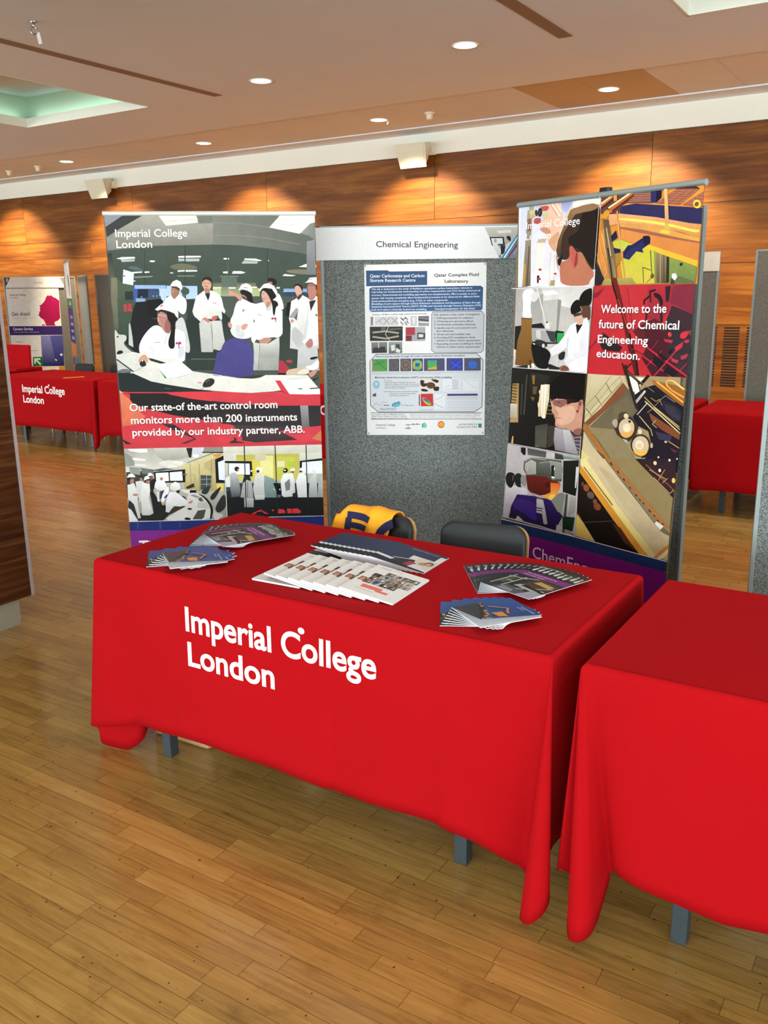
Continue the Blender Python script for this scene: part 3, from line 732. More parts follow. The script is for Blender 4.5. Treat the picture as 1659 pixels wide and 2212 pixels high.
# printed artwork, in half millimetres across and up each sheet
ART_CONTROL_ROOM = '''
H 8a8c84 6f746c 3,3904 946,3904 926,3599 8,3604
H 7c7f77 5c625c 940,3904 1852,3904 1852,3540 1707,3570 1436,3613 923,3645
V a8a59c 7b7d74 149,3813 342,3904 474,3904 522,3823 940,3834 929,3645 401,3636 11,3604 13,3661
P 8a909a 2,3904 170,3904 10,3802
P 3a3d3a 170,3904 342,3904 106,3776 12,3717 8,3802
V f4f4ea e4e4d6 466,3904 797,3904 812,3837 530,3812
P d5d4c6 512,3853 808,3877 812,3863 514,3840
V f8f8f0 e6e6da 1545,3904 1852,3904 1852,3841 1719,3746 1707,3740 1438,3796
P e0e0d4 1529,3893 1801,3827 1789,3815 1475,3827 1478,3833 1776,3809 1789,3818 1526,3885
H 8f918a 777c78 1719,3746 1807,3827 1852,3839 1852,3675 1798,3722
L 8b8d85 5 940,3840 1177,3831 1432,3799
L 8b8d85 5 934,3731 1231,3724 1469,3694 1710,3647
V 48524a 37453c 11,3604 401,3642 929,3650 903,3199 12,3211
V 45504a 3c4a40 918,3651 1167,3643 1436,3613 1707,3573 1847,3546 1852,3187 891,3200
V 2f3a34 6e6b52 8,3581 43,3581 59,3210 21,3211
L 333f38 7 329,3608 298,3207
L 333f38 8 684,3635 656,3203
S 6a6b58 523,3468 649,3496 788,3460 763,3431 574,3433
S 55686a 154,3454 226,3476 315,3430 268,3424
P e4ebe6 77,3535 127,3548 237,3549 242,3534 125,3526
P aebfba 116,3524 238,3527 234,3511 124,3505
E e6e8e0 388,3510 25,8
P e2e8e4 617,3553 673,3555 672,3539 619,3538
P e2e8e4 683,3555 816,3554 817,3540 682,3538
P aebab2 618,3531 671,3531 670,3509 617,3508
P aebab2 681,3531 804,3530 800,3507 680,3506
P dfe6e0 204,3420 294,3423 293,3412 220,3407
P dfe6e0 315,3423 356,3423 358,3412 314,3408
P dfe6e0 603,3430 667,3431 666,3419 605,3416
P dfe6e0 675,3432 777,3430 777,3418 674,3416
E dfe6e0 550,3408 16,5
P 8a9a90 600,3383 754,3382 753,3376 599,3377
P 8a9a90 218,3378 382,3383 381,3374 223,3368
P dbe8ee 131,3442 221,3413 206,3304 116,3321
P 203040 129,3392 144,3388 139,3379 128,3382
P c8d8dc 213,3349 235,3339 212,3335
P 4a57a8 206,3303 259,3302 234,3208 193,3209
V 8fb0e0 a8c4e4 218,3306 491,3301 489,3275 221,3275
P 1d2536 250,3270 338,3269 334,3207 243,3208
P 33415c 333,3272 427,3271 422,3206 328,3207
P 9ab6dc 427,3277 492,3273 487,3205 422,3206
V a9c4e6 b6cfe6 496,3297 769,3291 763,3201 490,3205
P 5a6e62 635,3286 694,3286 689,3202 629,3203
P 4c5a44 71,3362 126,3316 206,3303 199,3209 41,3211
P 222c26 132,3251 196,3251 193,3209 129,3209
E e6ebe6 1032,3527 17,8
E e6ebe6 1061,3527 6,6
P e6ebe4 1203,3528 1305,3526 1362,3509 1340,3504 1202,3516
P a9b6aa 1177,3492 1202,3511 1325,3501 1315,3482 1183,3483
E dfe6e0 1419,3508 5,5
P dde4de 1002,3413 1047,3418 1048,3399 1010,3400
P dde4de 1095,3418 1167,3418 1209,3406 1178,3395 1085,3396
L 8fa092 5 976,3374 1042,3373
L 8fa092 5 1060,3373 1144,3372
L 333f38 8 1414,3601 1396,3193
L 66756a 3 1057,3510 1049,3364
P e0e4de 1756,3476 1852,3468 1852,3442 1691,3450
P dadfd8 1560,3389 1663,3376 1626,3367 1538,3372
S 7a7660 1549,3418 1702,3432 1837,3416 1836,3380 1639,3388
V 8a8f90 70767a 1772,3675 1845,3687 1848,3380 1762,3381
V 60664e 9aa884 910,3319 1295,3314 1290,3194 903,3199
P e9eee0 908,3280 983,3279 982,3266 907,3266
P e9eee0 1049,3277 1112,3276 1111,3264 1048,3265
P e9eee0 1257,3280 1306,3280 1305,3268 1257,3269
P e9eee0 1482,3274 1513,3273 1512,3260 1482,3260
P b8c888 907,3263 979,3262 975,3198 903,3199
P a8b880 1263,3267 1329,3266 1326,3194 1259,3195
P 5a6a60 991,3376 1129,3363 1124,3281 986,3282
V 7fa0d0 9ab4d8 1546,3259 1758,3257 1763,3219 1544,3222
P 33405a 1548,3229 1757,3227 1755,3188 1546,3191
V 7c7a64 5a5f4c 19,3371 71,3371 52,2926 16,2926 4,3197
V 46523f 3c4a3c 56,3196 200,3159 181,2994 52,2997
V 3e4d40 38453a 54,3020 183,3018 151,2840 41,2866
P a84048 107,3142 140,3141 134,3075 108,3075
P a84048 149,3144 184,3143 173,3113 184,3077 143,3077
P 2a322c 130,3245 201,3244 195,3177 125,3178
P 3d58a0 208,3299 246,3299 223,3159 200,3159
P 96b2dc 217,3305 486,3293 485,3270 217,3273
P 8aa8d0 220,3191 302,3187 300,3161 220,3159
P 1d2536 243,3270 334,3269 329,3193 238,3194
P 3a4a6a 334,3263 431,3262 425,3186 328,3187
E 6a86a8 374,3207 8,8
E 6a86a8 406,3208 8,8
E 6a86a8 272,3201 8,8
P b4cae6 432,3274 496,3270 488,3149 446,3150
V a8c2e2 b4cae6 670,3291 770,3287 764,3181 662,3177
S 40524a 614,3254 645,3283 698,3270 695,3223 640,3206
V 2f3a36 222a28 668,3171 733,3170 776,2984 752,2707 680,2709 659,2950
V 26302c 2f3a34 650,2998 975,2993 949,2530 620,2538
L 6f8078 5 675,2639 954,2632
P 141616 324,3175 437,3183 457,3168 457,3132 401,3097 395,3015 318,3016 302,3040 312,3164
P 1a1c1c 217,3153 312,3164 318,3016 400,3003 396,2943 309,2897 211,2779 210,2683 105,2781 84,2818 116,2841 163,2995 189,3095
P b8c0bc 153,2977 158,2924 164,2852 165,2756 125,2781 140,2960
S c8cac8 554,2988 616,3023 632,2999 651,2915 679,2700 619,2695 548,2905
S e8e9e6 471,3156 491,3196 546,3213 611,3213 657,3188 669,3141 654,3058 617,3035 551,3119 487,3143
S 9a6e58 542,3290 575,3295 612,3271 606,3224 567,3184 555,3172 536,3202 533,3249
S 4a3a34 539,3296 598,3289 615,3271 607,3248 568,3278 541,3278
S b08068 537,3261 558,3266 562,3231 544,3225
P f0f0ee 544,3196 566,3166 608,3213 628,3206 565,3148
V f4f4ee d8dad2 534,3305 554,3331 590,3348 625,3330 637,3289 632,3259 586,3289 536,3293
S e6e6ea 214,2773 259,2856 336,2938 391,2955 442,2918 488,2894 550,2922 619,2891 640,2843 624,2686 612,2601 373,2630 292,2663 216,2683
S d6d6de 324,2777 356,2716 328,2662 292,2663 296,2717
S cfd0da 561,2742 611,2771 624,2686 554,2632
S ececf2 390,2943 436,2835 435,2653 386,2636 358,2746 354,2860
S b07e74 415,3085 483,3078 490,3013 503,2941 500,2893 468,2870 441,2906 420,2943 398,2967 395,3015
S 94605a 478,3013 512,2989 504,2875 469,2876 449,2930
S 1c1716 483,3084 548,3072 581,3035 578,2994 553,2976 549,2916 537,2833 534,2736 483,2737 475,2798 504,2875 516,2953 494,2989 484,3013
S 2a2220 419,3091 483,3081 486,3037 464,3061 423,3073 403,3038
S c99a90 403,3038 411,2991 427,2955 409,2961 394,2997
L d8ccd0 4 403,3044 450,3037 473,3025
S a85850 399,2982 416,2979 413,2967 401,2970
V f0f0ea dcdcd4 380,3089 433,3132 470,3153 529,3146 574,3113 586,3059 582,3006 547,3054 489,3081 431,3096 406,3080
S e0e0d8 380,3089 419,3100 501,3084 574,3024 582,3000 541,3057 489,3078 430,3091 406,3077
P c03040 430,3121 451,3132 450,3120 435,3112
L b03048 6 545,2781 592,2780
P a83050 547,2793 559,2799 564,2778 547,2777
P a83050 568,2798 592,2797 591,2775 567,2775
L 2a2a30 6 570,2775 571,2741
L 70707a 4 356,2799 409,2798
L a8a8b4 4 487,2876 460,2834 444,2774
S c6c6be 11,2926 32,2902 41,2872 112,2871 111,2823 77,2800 103,2757 158,2708 215,2677 291,2657 450,2610 554,2632 669,2537 6,2553 5,2723
P 2a2c2c 289,2660 321,2657 450,2612 396,2606 314,2635
S ccccc6 11,2687 209,2677 336,2613 358,2582 307,2546 146,2550 12,2657
L 3c3e3e 13 13,2652 145,2539
S 1e1e20 14,2717 42,2735 74,2725 66,2704 15,2693
E 26241f 34,2854 11,6
S c89878 198,2641 222,2682 259,2700 286,2669 287,2626 270,2615 211,2616
S 2c2626 208,2616 225,2652 235,2622 249,2652 265,2621 269,2596 238,2579 215,2592
P d8a888 230,2676 242,2676 238,2628 231,2628
P d8a888 257,2676 268,2669 256,2627 249,2633
P e8e8ea 254,2712 328,2662 324,2698 296,2723
L 33373a 9 545,2636 624,2594
V ececea d2d3d0 828,3251 894,3250 964,3214 981,3113 975,2993 935,3030 879,2995 801,3008 781,2972 719,3039 712,3069 753,3199
V c6c8c4 b4b6b2 765,2961 806,2996 878,2977 962,2981 972,2945 959,2715 887,2729 872,2887 873,2698 770,2701
P 96988f 870,2959 883,2959 887,2729 873,2698
V d0d1cc bcbeb8 877,2959 962,2981 972,2945 959,2721 893,2728
S d0a088 821,3334 852,3351 895,3327 896,3286 876,3256 880,3227 832,3227 829,3269 807,3299
S 2a1e1a 816,3351 853,3371 900,3362 903,3315 892,3327 864,3354 824,3337 817,3322
S b07868 835,3275 877,3268 880,3224 850,3215 830,3239
P 26282c 832,3227 880,3227 872,3191 858,3159
L 8a2a30 5 833,3292 863,3283
L 40302c 3 823,3319 849,3313
L 40302c 3 861,3313 891,3315
L c04858 5 899,3139 934,3138
S c87a6c 801,3008 831,3013 866,2983 855,2959 818,2984
S b86a5e 872,2983 886,3019 923,3030 937,3006 902,2982
P dcdcda 727,3069 785,3032 807,3008 781,2972 724,3027
V ececea d2d3d0 906,3244 941,3232 980,3184 994,3101 1010,3064 990,3029 963,2981 935,3030 944,3077 898,3114
V d0d1cc b6b8b2 890,2982 969,2981 976,2885 989,2793 935,2709 876,2729
L c04858 5 900,3139 930,3138
V 26302c 343f38 974,3065 1072,2979 1043,2895 1070,2822 989,2793 979,2945
S e2e3e2 1124,3158 1097,3111 1075,3027 1042,2980 1063,2919 1037,2896 1070,2828 1167,2808 1248,2831 1266,2964 1245,3025 1188,3098 1166,3158
S cfd0d0 1088,2943 1095,2828 1167,2814 1177,2893 1128,2882 1143,2942
P 3a4060 1157,3092 1167,3056 1183,3074 1175,3080 1168,3068
S 1e1a1a 1147,3247 1189,3253 1243,3240 1257,3210 1258,3163 1274,3132 1238,3139 1192,3193 1157,3212
S b08070 1169,3217 1187,3205 1216,3175 1192,3181
V f4f4ee dadbd4 1132,3247 1148,3271 1167,3300 1210,3311 1246,3294 1263,3258 1261,3216 1219,3243 1171,3258
L c04858 5 1187,3274 1216,3270
S c89482 1021,3270 1044,3254 1103,3230 1156,3200 1176,3170 1159,3137 1131,3170 1102,3200 1054,3201 1040,3222 1056,3240
S c89482 1022,2956 1047,2974 1064,2937 1056,2913 1032,2917
S d0a088 1136,2912 1155,2942 1193,2953 1210,2941 1190,2905 1159,2887
S e6e6e6 1204,2947 1255,2970 1278,2940 1264,2904 1227,2898
S e4e5e4 1348,3143 1340,3221 1486,3231 1521,3189 1548,3074 1504,3069 1443,3082
S 241c1a 1400,3351 1443,3357 1485,3338 1486,3297 1452,3291 1411,3321
S b07060 1411,3321 1442,3324 1450,3297 1416,3304
V ececec dedfe0 1167,3176 1238,3139 1286,3126 1360,3143 1440,3136 1493,3099 1528,3056 1520,2856 1494,2826 1272,2812 1248,2843 1279,2964 1250,3001 1199,3074 1128,3123
S e8e8ea 1223,2831 1267,2976 1305,3000 1312,2891 1284,2818 1244,2758
P e4e4e8 1305,3000 1463,2973 1396,2834 1302,2799 1247,2813 1276,2903
S dcdddd 1409,2846 1524,2935 1523,2844 1469,2814 1433,2827
S c08878 1302,2805 1408,2822 1419,2797 1368,2761 1318,2756 1301,2787
V cfd0cc a8aaa6 1246,2782 1307,2769 1387,2767 1488,2826 1488,2753 1469,2517 1233,2523 1248,2696
V c4c5c0 9a9c98 1306,2756 1479,2759 1477,2636 1301,2646
V a6a8a2 989a94 1295,2646 1477,2636 1472,2517 1277,2522
L 8a8c88 6 1306,2756 1294,2634 1277,2522
S d0a494 1350,3245 1372,3256 1406,3208 1428,3160 1434,3142 1400,3071 1377,3101 1360,3143 1346,3173 1339,3209
S b88070 1379,3143 1434,3148 1400,3064 1382,3077
S 1e1a1a 1335,3245 1366,3268 1439,3262 1480,3213 1472,3178 1434,3160 1483,3147 1493,3105 1469,3100 1453,3009 1438,3034 1438,3106 1417,3178 1389,3226 1353,3251 1339,3209
L a05050 5 1350,3173 1371,3170
L 40302e 3 1351,3215 1370,3212
V f4f4ee dedfd8 1316,3245 1342,3275 1367,3301 1410,3310 1458,3285 1487,3237 1482,3189 1439,3259 1378,3268 1354,3263 1328,3233
L b03048 6 1421,2989 1470,2988
P a83050 1424,2998 1440,3004 1445,2985 1427,2983
P a83050 1449,3003 1468,3000 1467,2985 1449,2985
L 70707a 4 1300,3036 1333,3020
L 46464c 6 1461,2985 1463,2961
P c8c8cc 1375,3071 1427,3124 1438,3106 1418,3070 1387,3059
V 2a3630 38443c 1535,3068 1587,3128 1605,3134 1577,2714 1651,2694 1638,2513 1476,2517 1494,2814 1520,2850
P 181c1c 1575,3134 1609,3140 1588,2995 1552,3020
V e8e9e8 cccdca 1612,3146 1669,3175 1719,3198 1773,3168 1778,3125 1755,2809 1741,2772 1698,2773 1658,2706 1583,2720 1598,2940 1584,2989
S b8bab8 1623,2934 1682,2871 1743,2809 1701,2699 1658,2712 1593,2812
S d0a48e 1644,3271 1673,3289 1715,3264 1716,3222 1693,3169 1674,3145 1663,3205 1649,3223
S 2a1c18 1638,3277 1661,3304 1704,3297 1724,3258 1714,3228 1703,3265 1679,3289 1645,3280
S 4a3a38 1663,3187 1713,3216 1712,3186 1674,3148
P 9a9c9c 1653,3085 1671,3078 1673,3054 1637,2994 1600,2995 1588,3007
P 5a5c5a 1634,2994 1670,3054 1655,2970
S c08878 1593,2971 1618,2988 1633,2964 1611,2946
V c8cacc aeb0b2 1658,2712 1741,2772 1840,2721 1852,2507 1641,2513
V dcdde0 bfc0c4 1704,2773 1780,3174 1848,3191 1852,2807 1852,2708 1803,2728 1743,2809
V ececec dcdce0 1773,3156 1852,3185 1852,2745 1803,2728 1793,2808 1729,2772 1759,2931
S b07a6e 1771,3300 1821,3299 1851,3275 1849,3203 1816,3149 1779,3149 1769,3216 1761,3264
P 2a2a2c 1776,3143 1841,3155 1788,3053
L 403030 4 1765,3285 1839,3281
P 402a28 1839,3287 1852,3287 1852,3233 1841,3251
V f2f2ec dcdcd6 1741,3309 1766,3324 1786,3353 1852,3358 1852,3287 1809,3311 1759,3309
L c04858 5 1776,3341 1807,3338
P 30303c 1831,3025 1840,3027 1852,3009 1833,3009
S b07a70 1735,2772 1774,2815 1804,2777 1790,2722 1752,2716 1728,2748
P ececee 1698,2773 1762,2833 1780,2814 1722,2754
S 16181a 1762,2629 1844,2640 1843,2621 1774,2604
P b03848 1476,2608 1516,2598 1576,2514 1472,2517
S b03848 1529,2604 1580,2618 1610,2596 1578,2578
P a83444 1476,2607 1510,2607 1576,2530 1518,2476 1465,2496
P 16181a 1465,2493 1550,2490 1549,2472 1464,2474
S c8b898 1534,2482 1551,2519 1608,2530 1715,2546 1758,2520 1757,2470 1543,2472
S e8d8d0 1638,2498 1721,2533 1758,2507 1731,2470 1643,2476
S ececec 1712,2549 1785,2557 1850,2624 1852,2530 1783,2507 1746,2520
S c09080 1744,2482 1834,2530 1830,2487 1774,2438 1750,2463
P 202224 1787,2425 1838,2442 1844,2436 1792,2406
S 4a4684 901,2531 942,2715 989,2787 1033,2814 1082,2822 1143,2815 1197,2789 1237,2733 1248,2684 1239,2523
V 4a4684 45417e 869,2517 911,2700 1249,2693 1231,2483 1169,2472 1094,2462 983,2471 868,2498
P 48447f 863,2523 893,2609 958,2699 947,2496 875,2511
V e0e0d8 d6d6ce 14,2683 159,2716 211,2703 293,2683 452,2643 555,2647 680,2528 946,2484 938,2335 719,2360 448,2411 300,2445 144,2523 13,2599
P d4d4ce 15,2695 211,2703 338,2646 145,2535 15,2659
V e4e4dc dadad2 849,2490 984,2477 1094,2455 1229,2446 1292,2453 1349,2477 1738,2467 1852,2328 1852,2278 1567,2286 1487,2332 1411,2322 1211,2314 1099,2321 841,2344
P f2f2ee 1484,2427 1730,2442 1852,2316 1852,2281 1567,2286
L b0b0ac 3 1547,2431 1724,2439
L 2c2e30 9 1651,2340 1683,2339
L 2c2e30 10 1759,2340 1835,2343
L d0d0cc 4 1683,2338 1759,2339
S 3a3a38 861,2483 984,2474 1106,2455 1229,2446 1292,2457 1343,2477 1231,2480 1094,2459 983,2471 862,2492
P d23c4c 1434,2423 1481,2423 1567,2286 1487,2326
L 404446 13 12,2650 145,2541
P c0c0ba 10,2641 94,2573 9,2551
P 6a7072 9,2551 93,2567 145,2541 12,2520
P d8d8d4 145,2535 71,2513 144,2523
P 2c2e2e 288,2656 321,2654 450,2610 395,2605 313,2631
S 2c2626 207,2613 225,2648 235,2618 249,2648 265,2617 269,2593 238,2578 214,2588
S c89878 197,2637 221,2673 259,2696 286,2665 286,2623 270,2611 260,2642 231,2642 210,2612
L 50545a 3 238,2581 188,2552 145,2535
P eff0ee 358,2588 450,2610 553,2623 686,2525 667,2510 482,2468 446,2472
P 2f8a44 363,2572 443,2472 428,2468 390,2535
L b8b8b4 4 464,2467 574,2481 673,2511
S 2b2c2c 757,2390 785,2445 835,2465 877,2449 872,2412 830,2379 775,2376
S 4a4c4c 784,2433 816,2456 841,2456 828,2438 789,2414
P dc8888 714,2428 748,2430 765,2415 722,2416
L 6a6e70 4 772,2374 743,2359
V 1f2727 232a2a 13,2532 144,2523 300,2445 448,2411 719,2360 938,2335 937,2323 351,2321 45,2342 13,2380
P 3a4448 416,2387 476,2376 475,2367 415,2372
V cc3c46 c43842 11,2361 100,2353 425,2343 718,2341 938,2335 932,2229 910,1835 4,1868 7,2170
V d04450 c83e4a 841,2341 1099,2321 1211,2312 1480,2320 1567,2286 1852,2284 1852,1799 811,1838
L a83440 5 901,2314 1222,2283
L a02c3c 5 1334,2274 1560,2264
L a83440 4 1598,2263 1852,2268
P 221e1e 46,2345 425,2334 592,2289 932,2229 921,2040 702,2085 459,2131 233,2200 92,2254 104,2328
P cc3e46 425,2336 717,2340 938,2334 932,2232 652,2275 472,2317
V 2a2826 343032 835,2251 1094,2218 1343,2191 1852,2176 1852,1983 1651,1970 1270,1977 1021,2017 824,2049
P c83e48 840,2332 1852,2278 1852,2176 1343,2191 1094,2218 835,2251
V 9a9698 6a6668 1658,2182 1734,2179 1740,1974 1670,1970
V d87a58 d06a50 11,2355 90,2297 122,2247 227,2126 136,2047 9,2039 13,2232
P e8a890 12,2374 45,2342 10,2349
P c83c44 54,2339 96,2340 90,2297 67,2310
P c43a44 182,2164 245,2194 471,2130 701,2079 921,2040 910,1835 501,1850 475,2011 227,2126
V 3a2a2c 5a3034 368,2052 477,2042 677,1896 563,1848 440,1852 616,1904 438,2006
P 2a2224 483,2036 564,1957 509,1965 452,2024
P c83c46 3,2039 332,2066 449,1993 653,1903 501,1850 7,1868
P 2b2022 0,1920 92,1865 31,1867 4,1907
P cc3e48 823,2043 1003,2024 1019,1986 1097,1913 1095,1881 1195,1848 1187,1824 811,1838
P 3c2e30 975,1856 1026,1877 1021,1902 1052,1889 1044,1863 1138,1847 1074,1836 986,1840
V 4a3a3c 3a3032 1021,2017 1651,1970 1621,1855 1226,1844 1101,1867 1097,1913
P cc404c 1459,1945 1651,1970 1852,1983 1852,1800 1225,1823 1226,1840 1621,1855
P c87850 1756,1863 1852,1941 1852,1834
P c43c46 9,1872 926,1846 1852,1831 1852,1798 924,1811 8,1830
V d0cec4 8f9288 8,1830 924,1811 915,1601 913,1106 0,1132
V a8a69a d8d6cc 8,1830 585,1820 600,1678 498,1637 219,1617 8,1593
V c6c4ba 98988c 277,1825 579,1819 597,1724 390,1687 308,1741
S dcdacf 304,1690 429,1711 550,1674 511,1643 338,1650
P 8f9288 6,1798 87,1744 93,1667 7,1657
P eeeee6 39,1825 216,1821 219,1789 152,1786 62,1805
P ecece4 72,1741 196,1723 189,1708 85,1718
P e8e8e0 88,1681 192,1670 188,1658 100,1666
P e8e8de 446,1688 533,1688 544,1671 451,1675
P e8e8de 388,1650 474,1648 480,1635 393,1638
P 202322 575,1815 634,1815 616,1722 597,1722
P c8ccd8 650,1817 733,1815 718,1757 640,1757
P e8e8e0 630,1756 692,1749 678,1719 631,1725
P 8a8a7e 740,1814 921,1811 918,1763 731,1770
P 2a2a26 719,1774 918,1764 917,1753 721,1763
V d8cc98 a89a60 498,1637 830,1753 917,1750 838,1460 834,1388 533,1402 540,1610
P b8a878 731,1667 917,1750 838,1688 831,1559 728,1615
S d09040 811,1747 917,1750 878,1719 828,1721
L 5a5848 6 575,1673 830,1760
L 8a8468 5 603,1665 596,1412
L 7a7458 5 686,1656 677,1395
L 8a8050 5 801,1690 790,1403
P 3f4a4c 692,1552 792,1541 779,1417 684,1408
L c8ccc8 3 690,1509 790,1508
L c8ccc8 3 687,1460 787,1459
L c8ccc8 3 749,1546 741,1412
V 3a403c 2c322e 9,1606 249,1615 247,1415 117,1329 0,1361
P 8f958c 41,1656 141,1645 135,1575 45,1592
P 6a7068 141,1645 262,1621 258,1570 155,1587
P 161616 260,1599 553,1612 547,1486 265,1492
P e4ebe8 277,1587 396,1589 396,1506 278,1504
P e4ebe8 408,1588 523,1594 524,1503 406,1507
P 585a56 218,1613 356,1633 472,1613 385,1613 322,1603
P 161616 836,1695 916,1730 914,1464 832,1467
P dfe8ee 862,1668 927,1691 915,1490 862,1499
P e0c860 838,1460 901,1458 897,1385 840,1388
S 2a2a2a 775,1351 868,1433 880,1419 803,1297 766,1312
S 303434 689,1388 730,1439 779,1430 744,1359 694,1368
S 2c302e 812,1237 910,1385 920,1226 847,1169 816,1191
L 8f9490 6 599,1562 630,1554 640,1515 632,1384
P 5a5c58 506,1559 544,1571 577,1560 555,1554
P 3a2c20 548,1440 625,1476 629,1437 559,1420
P d8d6cc 490,1417 640,1413 638,1377 556,1375
P 161616 583,1409 643,1407 640,1371 581,1377
S d2d2ce 313,1116 392,1178 548,1256 556,1381 651,1383 730,1334 769,1259 791,1192 779,1106
S 1e2020 644,1377 718,1347 782,1259 790,1179 767,1113 751,1117 769,1193 757,1260 704,1335
S c4c4be 793,1232 815,1177 897,1153 837,1110 786,1105
P 8a8c86 580,1360 618,1365 679,1336 641,1331
P 55564f 653,1324 685,1336 708,1295 670,1294
P b8b8b2 635,1233 651,1285 733,1287 761,1233 754,1217
P 4a4a46 590,1122 646,1206 722,1212 699,1136 678,1117
S 1a1a1a 540,1230 572,1237 600,1224 571,1212
S 1a1a1a 512,1136 541,1146 578,1129 571,1116 520,1119
P 2a2e30 498,1358 529,1350 546,1322 508,1318
P 3a342e 380,1179 535,1251 461,1274 369,1212
V 1b1c1c 262626 210,1416 241,1415 278,1335 348,1266 380,1185 313,1122 101,1133 89,1213 125,1198 205,1187 232,1219
P 2a2c2e 12,1334 42,1320 68,1266 114,1136 89,1127 29,1235 1,1269
P d8d8d6 0,1263 29,1242 83,1131 0,1130
V dcdcda bfc0bc 12,1484 74,1500 99,1421 95,1291 110,1159 84,1154 58,1293 7,1354
V d4d5d2 c0c1be 88,1513 150,1523 173,1496 141,1328 109,1310 93,1422
V e0e0de c4c5c0 148,1497 216,1494 216,1416 199,1352 231,1199 192,1181 124,1185 128,1394
P 1d1d1f 222,1494 256,1538 273,1517 255,1440 235,1422 218,1442
V ececea d8d9d6 272,1505 310,1516 353,1508 374,1461 371,1409 321,1411 285,1426 256,1453
P 3a3c44 309,1412 347,1420 329,1346 297,1334
P d8d8d8 272,1414 296,1406 295,1308 277,1315
S a87868 41,1540 78,1545 74,1500 37,1489
S a87868 127,1550 155,1548 149,1510 131,1517
S a87060 180,1515 218,1526 222,1494 190,1482
S b07a6a 312,1545 346,1543 338,1515 316,1516
S 8a5a50 227,1558 254,1557 249,1525 227,1526
V f0f0ea d8d8d2 11,1555 32,1586 63,1592 86,1571 90,1554 48,1556
S 3a2a24 119,1563 136,1578 156,1568 158,1548 127,1546
V f0f0ea d8d8d2 162,1519 177,1557 202,1566 225,1539 194,1531
V f0f0ea d8d8d2 201,1559 210,1588 235,1593 258,1567 227,1561
V f0f0ea d8d8d2 307,1547 319,1561 344,1560 349,1545
S 2a2020 11,1555 48,1554 40,1528 15,1529
S b07868 54,1397 97,1399 102,1376 52,1375
S e8e8ea 308,1320 333,1398 387,1467 396,1408 339,1319 324,1280
S 2c3a78 335,1345 356,1371 381,1383 353,1338
V e8e8ea c8c8cc 344,1207 359,1331 395,1401 451,1399 498,1358 552,1309 562,1269 485,1253 423,1262 375,1199
S 2a1e1c 452,1412 490,1423 484,1384 463,1385
S b88070 557,1289 589,1307 608,1310 594,1281 569,1279
V f0efea d4d3cc 400,1434 413,1479 452,1497 488,1482 502,1436 484,1417 433,1403
S d0a080 307,1301 327,1313 337,1286 323,1267
V dcdccc a8ac9c 923,1814 1852,1802 1852,1422 928,1463
V d8d8c8 c4c4b4 923,1814 1852,1802 1852,1727 1494,1728 1214,1725 1038,1752 925,1750
V b8b050 c8c068 1037,1732 1635,1722 1626,1459 1024,1485
P d8c850 1180,1681 1274,1664 1254,1502 1178,1518
P e0dc90 1264,1717 1385,1712 1375,1496 1255,1515
P c0c050 1410,1698 1589,1691 1580,1461 1401,1495
P a8c040 1529,1648 1587,1645 1585,1593 1527,1595
P dfdcb0 1421,1659 1491,1656 1489,1597 1418,1600
P c8c0a0 1214,1738 1316,1741 1313,1669 1210,1660
P 141816 927,1678 1179,1665 1181,1518 1102,1518 1096,1534 951,1541 957,1654 926,1659
P e6e8ec 962,1654 1158,1644 1157,1535 957,1544
P 141816 1636,1650 1852,1668 1852,1628 1657,1630 1651,1538 1632,1538
P e6e8ec 1658,1636 1852,1645 1852,1516 1655,1527
P e0e4e0 924,1516 963,1527 970,1422 925,1424
V 2a302e 16191a 923,1384 1852,1355 1852,1093 922,1125
P 5a6c6a 1315,1433 1418,1442 1441,1374 1436,1248 1281,1255
V 8aa09c 6a807c 1294,1526 1406,1469 1404,1249 1282,1262
V b4b6b4 4a5258 977,1559 1022,1564 1044,1510 1060,1391 1048,1326 971,1323 963,1422
S 2a2422 1011,1610 1037,1622 1059,1608 1057,1575 1041,1570 1016,1577
P c8a894 1042,1596 1058,1595 1054,1572 1041,1573
P 1e2628 1099,1521 1153,1519 1164,1479 1080,1456
V b0b4b2 8a8e8c 1086,1456 1126,1487 1169,1466 1178,1373 1176,1213 1087,1218 1085,1311 1054,1319
L 6a706e 7 1131,1467 1119,1223
V d4d6d4 b8bab8 1204,1530 1243,1548 1287,1513 1286,1288 1193,1286 1179,1399
S e8e8e4 1204,1582 1234,1611 1271,1599 1276,1553 1230,1542
S 2a2a26 1216,1575 1245,1581 1250,1554 1224,1549
V eceeee d0d2d2 1445,1467 1473,1525 1519,1536 1549,1489 1555,1303 1477,1299 1452,1314
P 7a7e7e 1483,1439 1543,1489 1532,1370 1492,1359
S 1a1a1a 1473,1565 1488,1587 1517,1583 1519,1543 1474,1538
E e8e8e0 1491,1564 9,8
V ececec c8caca 1525,1530 1564,1535 1580,1461 1582,1341 1549,1329
S e8e8e4 1539,1569 1566,1587 1591,1573 1584,1554 1545,1552
S 7a4a3a 1545,1552 1577,1554 1576,1534 1551,1535
V f0f0f0 d4d6d8 1593,1447 1621,1526 1661,1537 1698,1496 1694,1289 1606,1287
S e8e8e4 1623,1559 1643,1587 1668,1576 1664,1550
S 8a6a58 1642,1551 1664,1550 1654,1531
V c8cccc a0a6a6 1722,1442 1744,1507 1790,1519 1802,1278 1710,1275
S d8dcd8 1745,1540 1771,1556 1797,1531 1783,1506
V b8bcc0 9aa2aa 1807,1438 1852,1502 1852,1255 1801,1264
P 101212 1373,1444 1418,1442 1448,1387 1449,1334 1413,1322
E d0d8d8 1435,1378 6,8
E d0d8d8 1379,1380 6,7
E f0f0ea 1171,1571 8,8
P 1e2022 932,1318 1852,1282 1852,1093 925,1129
